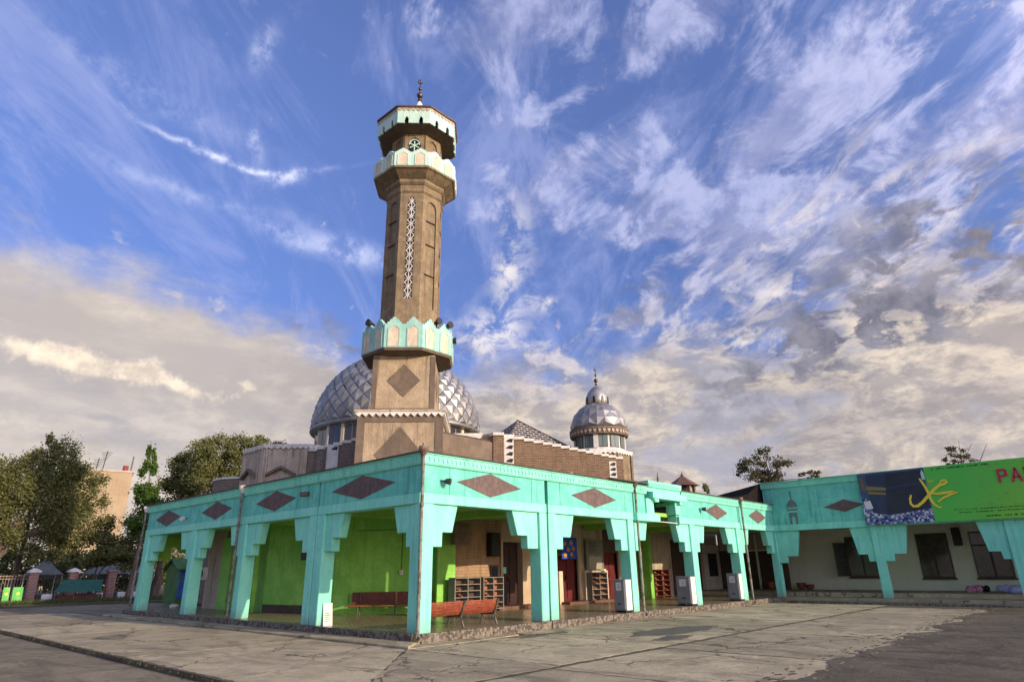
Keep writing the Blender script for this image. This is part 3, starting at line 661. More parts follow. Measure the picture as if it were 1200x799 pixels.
    for x0, x1 in ((14.2, 14.45), (15.75, 16.0), (12.3, 12.55)):
        wp('stub_pier', x0, x1, 0, 1.35, cream, .2, .22)
    m = MB(); m.box(8.0, 10.4, 4.9, 5.6, 0, .12); part('door_step', m, roofb, W)
    m = MB(); m.box(12.4, 17.5, 4.95, 5.6, 0, .10); part('door_step', m, roofb, W)
    # window in the tile wall
    m = MB(); m.box(8.18, 8.62, Y-.05, Y+.02, 1.02, 1.62); o = part('window', m, winf, W); m = MB(); m.box(8.24, 8.56, Y-.062, Y-.04, 1.08, 1.56); part('pane', m, glass, o)
    # surface cables and switch boxes on the green walls
    m = MB(); q = lambda s_, d_, z_: tuple(fa+tdir*s_+n*(d_+.01)+Vector((0, 0, z_)))
    m.tube([q(-1.4, 0, 2.9), q(.3, 0, 2.93), q(1.7, 0, 2.88)], .012, 6); part('cable', m, skirt, W)
    m = MB(); m.tube([q(.3, .004, 2.93), q(.31, .004, 1.5)], .012, 6); part('cable', m, skirt, W)
    m = MB(); m.tube([(.5, .8, 3.30), (2.6, 3.2, 3.22), (4.8, 5.2, 3.31)], .012, 6); part('cable', m, skirt, W)
    m = MB(); m.tube([(5.4, 1.2, 3.30), (7.5, 3.0, 3.2), (9.5, 5.3, 3.28)], .012, 6); part('cable', m, skirt, W)
    fq = lambda s_, t_, z_: q(s_, t_, z_)
    m = MB(); m.box(.24, .38, .0, .05, 1.32, 1.5, fq); part('switch_box', m, white, W)
    # flat dark panel painting the unlit depth behind the fourth bay, and the glazed door
    m = MB(); m.box(19.0, 19.3, 4.9, 5.5, 0, 3.3); part('wall_pilaster', m, green, W)
    m = MB(); m.box(26.2, 28.25, Y-.1, Y-.02, 0, 2.7); o = part('glazed_door', m, white, W)
    m = MB(); m.box(26.7, 27.8, Y-.13, Y-.09, .9, 2.2); part('pane', m, glass, o)
    m = MB(); m.box(22.5, 25.8, Y-.06, Y-.02, 0, 2.9); part('shade_panel', m, winf, W)
    return A
ARC = build_arcade()

# ------------------------------------------------------------------ minaret
CM = Vector((5.73, 8.21, 0))
def face(az, a, c=CM):
    """frame on a face whose outward normal points to azimuth az, at apothem a; s runs to the right seen from outside"""
    n = Vector((math.cos(rad(az)), math.sin(rad(az)), 0)); t = Vector((0, 0, 1)).cross(n)
    def fr(s, d, z): p = c+n*(a+d)+t*s; return (p.x, p.y, z)
    return fr
def octa(m, a0, z0, a1, z1, c=CM, rot=0.0):
    k = 1/math.cos(math.pi/8); m.frustum((c.x, c.y), 8, a0*k, z0, a1*k, z1, math.pi/8+rot)
def sawtooth(name, fr, w, z1, n, mm, parent, h=.2, d=.06, solid=.07):
    m = MB(); st = 2*w/n
    pts = [(-w, z1), (w, z1)]
    for i in range(n, 0, -1): pts += [(-w+st*i, z1-solid), (-w+st*(i-.5), z1-h)]
    pts += [(-w, z1-solid)]
    m.prism(pts, d, 0.002, fr); return part(name, m, mm, parent)
def build_minaret():
    T = thing('minaret', (CM.x, CM.y, 0), 'tall tan octagonal minaret with three pale turquoise crowned balconies at the arcade corner', 'minaret')
    m = MB(); h = 1.68*math.sqrt(2)
    m.frustum((CM.x, CM.y), 4, h, 0, h, 7.46, math.pi*0); part('lower_block', m, concb, T)
    m = MB(); h2 = 1.27*math.sqrt(2); m.frustum((CM.x, CM.y), 4, h2, 7.55, h2, 10.0, 0); part('upper_block', m, concb, T)
    m = MB(); m.frustum((CM.x, CM.y), 4, 1.82*math.sqrt(2), 7.463, 1.82*math.sqrt(2), 7.54, 0); part('ledge', m, concg, T)
    for az in (225, 315, 135, 45):
        f = face(az, 1.68)
        m = MB(); m.box(-1.71, -1.40, .028, .0, 3.4, 7.27, f); m.box(1.40, 1.71, .028, 0, 3.4, 7.27, f); m.box(-1.397, 1.397, .028, 0, 7.05, 7.27, f); part('block_frame', m, concd, T)
        m = MB(); m.prism([(-.98, 5.75), (0, 4.62), (.98, 5.75), (0, 6.88)], .012, 0.001, f); part('diamond', m, concd, T)
        sawtooth('sawtooth_trim', f, 1.79, 7.462, 13, white, T, .2, .11)
        f = face(az, 1.27)
        m = MB(); m.box(-1.30, -1.10, .028, 0, 7.56, 9.94, f); m.box(1.10, 1.30, .028, 0, 7.56, 9.94, f); m.box(-1.097, 1.097, .028, 0, 7.56, 7.72, f); part('block_frame', m, concd, T)
        m = MB(); m.prism([(-.70, 8.9), (0, 8.18), (.70, 8.9), (0, 9.62)], .012, .001, f); part('diamond', m, concd, T)
    # shaft
    m = MB(); octa(m, 1.17, 10.0, 1.17, 18.0); part('shaft', m, conc, T)
    for k in range(8):
        az = k*45; f = face(az, 1.17); hw = .525; g = .185 if az == 225 else .30; zt = 17.45 if az == 225 else 17.35; z0 = 12.63 if az == 225 else 12.3
        m = MB()
        m.prism([(-hw*.92, 10.1), (hw*.92, 10.1), (hw, z0), (-hw, z0)], .08, .0, f)
        m.prism([(-hw, z0), (-g, z0), (-g, zt), (-hw, zt)], .08, 0, f); m.prism([(g, z0), (hw, z0), (hw, zt), (g, zt)], .08, 0, f)
        m.prism([(-hw, zt), (-g, zt), (-g*.75, zt+.22), (0, zt+.34), (g*.75, zt+.22), (g, zt), (hw, zt), (hw, 18.0), (-hw, 18.0)], .08, 0, f)
        part('shaft_face', m, conc, T)
        # joints between the cast panels
    # lattice window on the face towards the yard
    f = face(225, 1.17); m = MB(); n = 13; z0 = 12.63; ch = (17.72-z0)/n
    def bar(s0, za, s1, zb, w=.022):
        L = math.hypot(s1-s0, zb-za); px, pz = -(zb-za)/L*w, (s1-s0)/L*w
        m.prism([(s0+px, za+pz), (s1+px, zb+pz), (s1-px, zb-pz), (s0-px, za-pz)], .06, .02, f)
    for i in range(n):
        a = z0+i*ch; b = a+ch; bar(-.165, a, .165, b, .016); bar(-.165, b, .165, a, .016); bar(-.165, a+ch/2, .165, a+ch/2, .011)
    bar(0, z0, 0, 17.75, .016)
    part('lattice_window', m, white, T)
    m = MB(); m.box(-.184, .184, .012, .004, z0, 17.6, f); part('window_void', m, black, T)
    # lower balcony
    def balcony(a, z0, z1, mp, mn, peak, name):
        b = MB(); octa(b, a-.12, z0, a-.12, z0+.09); part('balcony_floor', b, concd, T)
        hw = a*math.tan(math.pi/8)
        for k in range(8):
            f = face(k*45, a-.12); pts = [(-hw, z0), (hw, z0)]
            top = []
            for c in (-hw/2, hw/2):
                u = hw/2; top += [(c-u, z1), (c-u*.72, z1), (c-u*.72, z1+peak*.3), (c-u*.5, z1+peak*.36), (c-u*.46, z1+peak*.66), (c-u*.24, z1+peak*.7), (c-u*.2, z1+peak*.95), (c, z1+peak*1.06),
                          (c+u*.2, z1+peak*.95), (c+u*.24, z1+peak*.7), (c+u*.46, z1+peak*.66), (c+u*.5, z1+peak*.36), (c+u*.72, z1+peak*.3), (c+u*.72, z1), (c+u, z1)]
            m = MB(); m.prism(pts+top[::-1], .12, .0, f); o = part('parapet_panel', m, mp, T)
            for c in (-hw/2, hw/2):
                w = hw*.26; zt = z0+(z1-z0)*.78
                m = MB(); m.prism([(c-w, z0+.04), (c+w, z0+.04), (c+w, zt), (c, zt+w*.72), (c-w, zt)], .135, .1, f); part('niche', m, mn, o)
                m = MB(); w2 = w+.05; m.prism([(c-w2, z0+.04), (c-w-.002, z0+.04), (c-w-.002, zt), (c, zt+w*.72+.003), (c+w+.002, zt), (c+w+.002, z0+.04), (c+w2, z0+.04), (c+w2, zt+.02), (c, zt+w*.72+.06), (c-w2, zt+.02)], .15, .1, f); part('niche_frame', m, mp, o)
    m = MB(); octa(m, 1.86, 10.04, 1.90, 10.14); octa(m, 1.3, 9.95, 1.86, 10.04); part('balcony_slab', m, concd, T)
    balcony(1.92, 10.14, 11.18, mintd, cream, .30, 'a')
    # corbelled rings below the middle balcony
    for a0, z0, a1, z1 in ((1.25, 17.93, 1.33, 18.02), (1.30, 18.02, 1.30, 18.36), (1.33, 18.36, 1.42, 18.46), (1.40, 18.46, 1.42, 18.62), (1.45, 18.62, 1.60, 18.72), (1.55, 18.72, 1.84, 18.93), (1.88, 18.93, 1.90, 19.0)):
        m = MB(); octa(m, a0, z0, a1, z1); part('corbel_ring', m, conc, T)
    balcony(1.92, 19.0, 19.74, mint, cream, .20, 'b')
    # drum with round lattice window
    m = MB(); octa(m, 1.12, 19.09, 1.12, 21.30); part('drum', m, conc, T)
    for k in range(8):
        f = face(k*45, 1.12)
        m = MB(); hw = .46; m.prism([(-hw, 19.3), (-.3, 19.3), (-.3, 20.7), (-.2, 21.0), (0, 21.12), (.2, 21.0), (.3, 20.7), (.3, 19.3), (hw, 19.3), (hw, 21.28), (-hw, 21.28)], .07, .001, f); part('drum_face', m, conc, T)
        if k*45 in (225, 315, 135):
            m = MB(); pts = [(.27*math.cos(t*math.pi/9), 20.68+.33*math.sin(t*math.pi/9)) for t in range(10)]+[(-.27, 19.5), (.27, 19.5)]
            m.prism(pts, .02, .005, f); o = part('lattice_back', m, black, T)
            m = MB()
            for c0 in (20.15, 20.65):
                for q in range(6):
                    t = math.pi/6+q*math.pi/3; L = .25; w = .024; dx, dz = math.cos(t), math.sin(t)
                    m.prism([(-dz*w, c0+dx*w), (dx*L-dz*w, c0+dz*L+dx*w), (dx*L+dz*w, c0+dz*L-dx*w), (dz*w, c0-dx*w)], .06+q*.0007, .03, f)
            ring = [(.27*math.cos(t*math.pi/9), 20.68+.33*math.sin(t*math.pi/9)) for t in range(10)]
            inner = [(.225*math.cos(t*math.pi/9), 20.68+.285*math.sin(t*math.pi/9)) for t in range(10)]
            m.prism(ring+inner[::-1], .067, .03, f); part('lattice_window', m, mint, o)
    m = MB(); octa(m, 1.15, 21.30, 1.4, 21.36); octa(m, 1.45, 21.36, 1.80, 21.42); part('crown_soffit', m, concd, T)
    # crown ring with openings along its lower edge
    a = 1.86; hw = a*math.tan(math.pi/8); z0, z1 = 21.42, 22.30
    for k in range(8):
        f = face(k*45, a-.1); bot = [(-hw, z0)]
        for c in (-hw*.44, hw*.44):
            w = hw*.13; bot += [(c-w, z0), (c-w, z0+.24), (c-w*.6, z0+.34), (c, z0+.38), (c+w*.6, z0+.34), (c+w, z0+.24), (c+w, z0)]
        bot += [(hw, z0)]
        m = MB(); m.prism(bot+[(hw, z1), (-hw, z1)], .1, 0, f); o = part('crown_panel', m, mint, T)
        m = MB()
        nn = 7; st = 2*hw/nn
        pts = [(-hw, z1-.05), (hw, z1-.05)]
        for i in range(nn, 0, -1):
            c0 = -hw+st*(i-.5); pts += [(c0+st*.42*math.cos(t), z1-.10-.10*math.sin(t)) for t in (0, .8, 1.57, 2.34, 3.14)]
        m.prism(pts, .125, .1, f); part('scallop_trim', m, concg, o)
        m = MB()
        for c in (-hw*.44, hw*.44): m.box(c-hw*.13, c+hw*.13, -.02, -.05, z0+.001, z0+.38, f)
        part('opening_void', m, black, o)
    m = MB(); octa(m, 1.74, 21.43, 1.74, 22.28); part('crown_core', m, black, T)
    m = MB(); octa(m, 1.93, 22.303, 1.95, 22.37); octa(m, 1.95, 22.37, 1.28, 22.62); part('crown_roof', m, roofb, T)
    m = MB(); octa(m, 1.22, 22.6, 1.22, 22.84); octa(m, 1.30, 22.84, 1.32, 22.9); octa(m, 1.3, 22.9, .45, 23.3); part('lantern_roof', m, roofb, T)
    m = MB(); octa(m, .46, 23.28, .06, 24.22); part('spire_cap', m, white, T)
    def finial(z, k, parent, c, h2=None):
        m = MB(); m.tube([(c.x, c.y, z-.15*k), (c.x, c.y, z+1.75*k)], [.05*k, .02*k], 8)
        m.sphere((c.x, c.y, z+.16*k), .13*k, 12, 8, (1, 1, .7)); m.sphere((c.x, c.y, z+.52*k), .20*k, 12, 8); m.sphere((c.x, c.y, z+1.05*k), .11*k, 12, 8)
        o = part('finial', m, bronze, parent, smooth=True)
        m = MB(); n = 12; out = []; inn = []
        for i in range(n+1):
            t = rad(-60+i*300/n)+math.pi*.75; out.append((.17*k*math.cos(t), z+1.62*k+.17*k*math.sin(t))); inn.append((.03*k+.13*k*math.cos(t), z+1.66*k+.13*k*math.sin(t)))
        fr = lambda s, t, zz: (c.x+s*.7071+t*.7071, c.y-s*.7071+t*.7071, zz)
        for i in range(n): m.prism([out[i], out[i+1], inn[i+1], inn[i]], .02, -.02, fr)
        part('crescent', m, bronze, o)
    finial(24.2, .8, T, CM)
    # panel joints on the shaft
    for zz in (13.9, 15.4, 16.6):
        m = MB(); octa(m, 1.2535, zz, 1.2535, zz+.018); part('shaft_joint', m, concd, T)
    return finial
FINIAL = build_minaret()
# loudspeakers and floodlights on the lower balcony
def horn(name, p, az, label, r=.15, mm=None):
    d = Vector((math.cos(rad(az)), math.sin(rad(az)), .1)); p = Vector(p)
    o = thing(name, p, label, 'loudspeaker', 'horn loudspeakers on the minaret balcony')
    m = MB(); m.tube([p-d*.16, p, p+d*.16, p+d*.22], [.05, .08, r, r*1.05], 12); part('horn_bell', m, mm or dark, o)
    m = MB(); m.box(p.x-.03, p.x+.03, p.y-.03, p.y+.03, p.z-.32, p.z); part('bracket_arm', m, dark, o)
k = 1.92
for az, s, lab in ((180, -.25, 'dark horn loudspeaker alone on the shaded left end of the balcony parapet'), (270, -.02, 'dark round horn loudspeaker above the bright front right parapet panel'), (270, .62, 'smaller dark horn loudspeaker at the right corner of the parapet'), (315, .3, 'dark horn loudspeaker lowest at the far right rim of the balcony')):
    f = face(az, k-.1); horn('loudspeaker', f(s, .04, 11.47 if az != 315 else 11.2), az, lab)

# ------------------------------------------------------------------ prayer hall
def shingles(DC, RD, Z0, NA, latmax, peak, shell, limit, H):
    """diamond shaped metal shingles, each a shallow pyramid; alike ones of a row share their mesh"""
    lat = [0.0]
    while lat[-1] < rad(latmax): lat.append(lat[-1]+math.cos(lat[-1])*math.pi/NA*1.02)
    def P(j, k2, r=RD): t = lat[j]; a = math.pi*k2/NA; return Vector((r*math.cos(t)*math.cos(a), r*math.cos(t)*math.sin(a), r*math.sin(t)))
    panels = []; O = DC+Vector((0, 0, Z0))
    for j in range(0, len(lat)-1):
        if j == 0: base = [P(0, -1), P(0, 1), P(1, 0)]
        else: base = [P(j-1, 0), P(j, 1), P(j+1, 0), P(j, -1)]
        c = sum(base, Vector())/len(base); ctr = c.normalized()*(RD+peak*math.cos(lat[j])); gap = .02*RD/4.75
        b = [p+(c-p).normalized()*gap*(.6+.4*math.cos(lat[j])) for p in base]; inner = [p*.955 for p in b]
        mb = MB(); q = len(b); mb.add(b+[ctr]+inner, [(i, (i+1) % q, q) for i in range(q)]+[((i+1) % q, i, q+1+i, q+1+(i+1) % q) for i in range(q)])
        rowmesh = mb.mesh('dome_panel', G['dome_metal'], fix=False)
        for k_ in range(NA):
            a = math.pi*(2*k_+(j % 2))/NA; w = O+Matrix.Rotation(a, 3, 'Z') @ c
            panels.append(((w-CAMP).length+(0 if (w-CAMP).dot(w-O) < 0 else 50), rowmesh, a))
    panels.sort(key=lambda t: t[0])
    for dd, me, a in panels[:limit]:
        o = bpy.data.objects.new('dome_panel', me); COL.objects.link(o); o.parent = shell
        o.location = O; o.rotation_euler = (R_.gauss(0, .0035), R_.gauss(0, .0035), a)
    if panels[limit:]:
        rest = MB()
        for dd, me, a in panels[limit:]:
            rm = Matrix.Rotation(a, 3, 'Z'); rest.add([rm @ v.co+O for v in me.vertices], [tuple(p.vertices) for p in me.polygons])
        part('dome_panel_field', rest, G['dome_metal'], shell, kind='stuff', fix=False)
HZ = 7.1
def build_hall():
    H = thing('mosque_hall', (12, 14, 0), 'brown brick prayer hall with white capped serrated walls and a big silver dome', 'building')
    m = MB(); m.box(5.75, 19.0, 6.2, 21.5, 0, 6.7); part('hall_core', m, concd, H)
    m = MB(); m.box(5.8, 19.0, 6.3, 21.4, 6.703, 6.8); part('hall_roof', m, roofm, H)
    # serrated brick walls
    def tooth(pts, mm, cap):
        m = MB(); m.slab(pts, 3.4, HZ-.11); o = part('wall_tooth', m, mm, H)
        m = MB(); c = [(p[0]-.05*(1 if i in (0, 1) else 0), p[1]-.05*(1 if i in (0, 1) else 0)) for i, p in enumerate(pts)]
        m.slab(c, HZ-.108, HZ+.02); part('cap_stone', m, white, o)
    d = .335
    for i in range(15):
        x = 8.95+i*2*d
        tooth([(x, 5.8+d), (x+d, 5.8), (x+2*d, 5.8+d), (x+2*d, 6.4), (x, 6.4)], G['hall_brick'], 0)
    d = .36
    for i in range(8):
        y = 9.6+i*2*d
        tooth([(5.2+d, y), (5.2, y+d), (5.2+d, y+2*d), (5.9, y+2*d), (5.9, y)], G['hall_brick_left'], 0)
    # slit windows, white with dark louvres
    def slit(p, w, z0, z1, n, lab=None):
        c = Vector((p[0], p[1], 0)); f = face(225, 0, c)
        m = MB(); m.box(-w, w, .14, 0, z0, z1, f); o = part('slit_window', m, white, H)
        for i in range(n):
            z = z1-.18-(z1-z0-.3)*i/max(1, n)
            m = MB(); m.prism([(-w*.3, z-.02), (w*.75, z-.06), (w*.92, z+.10), (w*.4, z+.11), (-w*.1, z+.04)], .155, .138, f); part('louvre', m, black, o)
    slit((9.62, 5.9), .26, 4.6, 6.95, 7); slit((17.6, 5.9), .27, 4.6, 6.75, 7); slit((5.28, 12.95), .26, 4.6, 7.0, 1)
    # corner block beside the minaret
    def bastion(c, a, z0, z1, mm, n_pan, name='corner_bastion', trim=True, rot=0, hood=True):
        m = MB(); octa(m, a, z0, a, z1-.02, c); o = part(name, m, mm, H)
        m = MB(); octa(m, a+.10, z1-.02, a+.10, z1+.05, c); part('cornice', m, white, o)
        hw = a*math.tan(math.pi/8)
        for k in range(8):
            f = face(k*45, a, c)
            sawtooth('sawtooth_trim', f, hw+.03, z1-.021, max(6, int(2*hw/.24)), white, o, .17, .09)
            m = MB()
            m.box(-hw, -hw*.80, .08, .0, z0, z1-.22, f); m.box(hw*.80, hw, .08, 0, z0, z1-.22, f)
            m.box(hw*.55, hw*.66, .05, 0, z0, z1-.22, f) if hood else None
            part('pilaster', m, concd if mm is conc else concg, o)
            if hood:
                m = MB(); zc = z1-1.5; m.prism([(-hw*.78, zc), (-hw*.12, zc+.36), (hw*.53, zc), (hw*.53, zc+.13), (-hw*.12, zc+.50), (-hw*.78, zc+.13)], .20, 0, f); part('hood_mould', m, concd, o)
    bastion(Vector((6.3, 17.7, 0)), 2.55, 0, 7.32, concg, 2)
    bastion(Vector((19.25, 7.85, 0)), 1.75, 0, 7.5, conc, 2, hood=False)
    m = MB(); m.slab([(6.6, 9.06), (8.89, 6.77), (9.1, 6.2), (9.4, 6.0), (9.4, 9.0)], 3.3, 7.13); o = part('corner_block', m, concb, H)
    f = face(225, 0, Vector((8.1, 7.56, 0)))
    m = MB(); m.box(.55, 1.12, .10, 0, 3.4, 6.92, f); part('pilaster', m, concd, o); m = MB(); m.box(-.9, 1.14, .10, 0, 7.06, 7.16, f); part('cornice', m, white, o)
    sawtooth('sawtooth_trim', f, 1.1, 7.058, 9, white, o, .15, .08)
    # low brick annex at the far left
    m = MB(); m.slab([(4.15, 21.9), (4.8, 20.9), (6.5, 20.8), (6.5, 23), (4.15, 23)], 0, 6.25); o = part('annex_wall', m, G['hall_brick_left'], H)
    m = MB(); m.slab([(4.1, 21.88), (4.78, 20.84), (6.5, 20.75), (6.5, 23), (4.1, 23)], 6.253, 6.36); part('cap_stone', m, white, o)
    # hip roof of dark tiles between dome and right wall
    m = MB(); ap = (16.6, 11.6, 9.75); b = [(12.6, 9.2, 7.0), (18.9, 7.4, 7.0), (20.6, 14.0, 7.0), (14.5, 15.6, 7.0)]
    m.add([ap]+b, [(0, 1, 2), (0, 2, 3), (0, 3, 4), (0, 4, 1), (4, 3, 2, 1)]); part('hip_roof', m, G['hip_tile'], H)
    m = MB(); m.tube([b[0], ap], .05, 6); m.tube([b[1], ap], .05, 6); part('roof_ridge', m, roofm, H)
    # ---- big dome
    DC = Vector((11.47, 16.4, 0)); RD = 4.75; Z0 = 8.92
    m = MB(); m.frustum((DC.x, DC.y), 48, 4.35, 6.8, 4.35, 8.75); part('dome_drum', m, concg, H)
    n = 24
    for i in range(n):
        a = 360/n*(i+.5); f = face(a, 4.40, DC); 
        m = MB(); m.box(-.48, .48, .05, -.02, 7.50, 8.70, f); o = part('drum_window', m, concg, H)
        m = MB(); m.box(-.43, -.03, .07, .048, 7.55, 8.66, f); part('pane', m, glass, o)
        m = MB(); m.box(.03, .43, .07, .048, 7.55, 8.66, f); part('pane', m, glass, o)
        f = face(360/n*i, 4.40, DC); m = MB(); m.box(-.10, .10, .12, -.02, 7.3, 8.74, f); part('drum_pilaster', m, cream, H)
    m = MB(); m.lathe((DC.x, DC.y), [(4.4, 7.05), (4.56, 7.15), (4.56, 7.24), (4.4, 7.30)], 48); part('drum_sill', m, concg, H)
    m = MB(); m.lathe((DC.x, DC.y), [(4.3, 8.70), (4.78, 8.73), (4.84, 8.80), (4.84, 8.88), (4.75, 8.94), (4.3, 8.94)], 64); part('dome_eave', m, G['dome_metal'], H)
    m = MB(); prof = [(4.62*math.cos(rad(t)), Z0+4.62*math.sin(rad(t))) for t in range(0, 90, 6)]+[(.05, Z0+4.62)]
    m.lathe((DC.x, DC.y), prof, 48); shell = part('dome', m, dark, H, smooth=True)
    shingles(DC, RD, Z0, 36, 80, .105, shell, 300, H)
    FINIAL(Z0+4.7, 1.0, H, DC)
    # ---- small dome over the right bastion
    C = Vector((19.33, 7.72, 0)); c = (C.x, C.y)
    m = MB(); m.lathe(c, [(1.62, 7.5), (1.62, 7.56), (1.42, 7.72), (1.38, 7.74), (1.38, 8.5), (1.46, 8.52)], 24); part('turret_drum', m, white, H)
    for i in range(12):
        f = face(30*i+12, 1.35, C); m = MB(); m.box(-.29, .29, .05, 0, 7.76, 8.46, f); o = part('turret_window', m, winf, H)
        m = MB(); m.box(-.255, -.02, .06, .04, 7.80, 8.42, f); part('pane', m, turg, o)
        m = MB(); m.box(.02, .255, .06, .04, 7.80, 8.42, f); part('pane', m, turg, o)
        if i % 3 == 0:
            f = face(30*i+27, 1.35, C); m = MB(); m.box(-.13, .13, .12, 0, 7.72, 8.5, f); part('turret_pilaster', m, white, H)
    m = MB(); m.lathe(c, [(1.45, 8.46), (1.64, 8.48), (1.66, 8.72), (1.70, 8.74), (1.70, 8.88), (1.6, 8.92), (1.4, 8.92)], 32); part('turret_eave', m, concd, H)
    for i in range(40):
        f = face(9*i, 1.655, C); m = MB(); m.prism([(-.08, 8.73), (.08, 8.73), (.08, 8.64), (0, 8.54), (-.08, 8.64)], .03, 0, f); part('eave_tooth', m, concg, H)
    m = MB(); m.lathe(c, [(1.54, 8.9)]+[(1.55*math.cos(rad(t)), 8.95+1.5*math.sin(rad(t))) for t in range(4, 66, 8)]+[(.62, 10.36)], 28); td = part('turret_dome', m, dark, H, smooth=True)
    shingles(C, 1.62, 8.95, 11, 62, .045, td, 400, H)
    m = MB(); m.lathe(c, [(.66, 10.32), (.66, 10.72), (.64, 10.92), (.5, 11.22), (.28, 11.46), (.06, 11.62)], 16); sm = part('turret_cap', m, G['dome_metal'], H, smooth=True)
    for i in range(8):
        f = face(45*i+20, .63, C); m = MB(); m.prism([(-.07, 10.46), (.07, 10.46), (.07, 10.77), (0, 10.9), (-.07, 10.77)], .05, 0, f); part('cap_opening', m, black, sm)
    FINIAL(11.62, .62, H, C)
build_hall()
def ac_unit(loc, az, label):
    c = Vector(loc); o = thing('air_conditioner', loc, label, 'air conditioner', 'outdoor air conditioner units')
    f = face(az, 0, Vector((c.x, c.y, 0))); z = c.z
    m = MB(); m.box(-.40, .40, .15, -.15, z, z+.55, f); part('casing', m, white, o, bevel=.02)
    m = MB(); m.prism([(-.1+.21*math.cos(t*math.pi/9), z+.27+.21*math.sin(t*math.pi/9)) for t in range(18)], .17, .14, f); part('fan_grille', m, dark, o)
    m = MB()
    for i in range(5): m.box(-.1-.2, -.1+.2, .176, .171, z+.10+i*.085, z+.115+i*.085, f)
    part('fan_guard', m, shelfm, o)
ac_unit((12.9, 5.35, 5.12), 250, 'white air conditioner box above the arcade roof in front of the brown brick wall')
ac_unit((2.55, 18.75, 1.2), 200, 'white air conditioner hung low on the tan wall inside the left arcade')

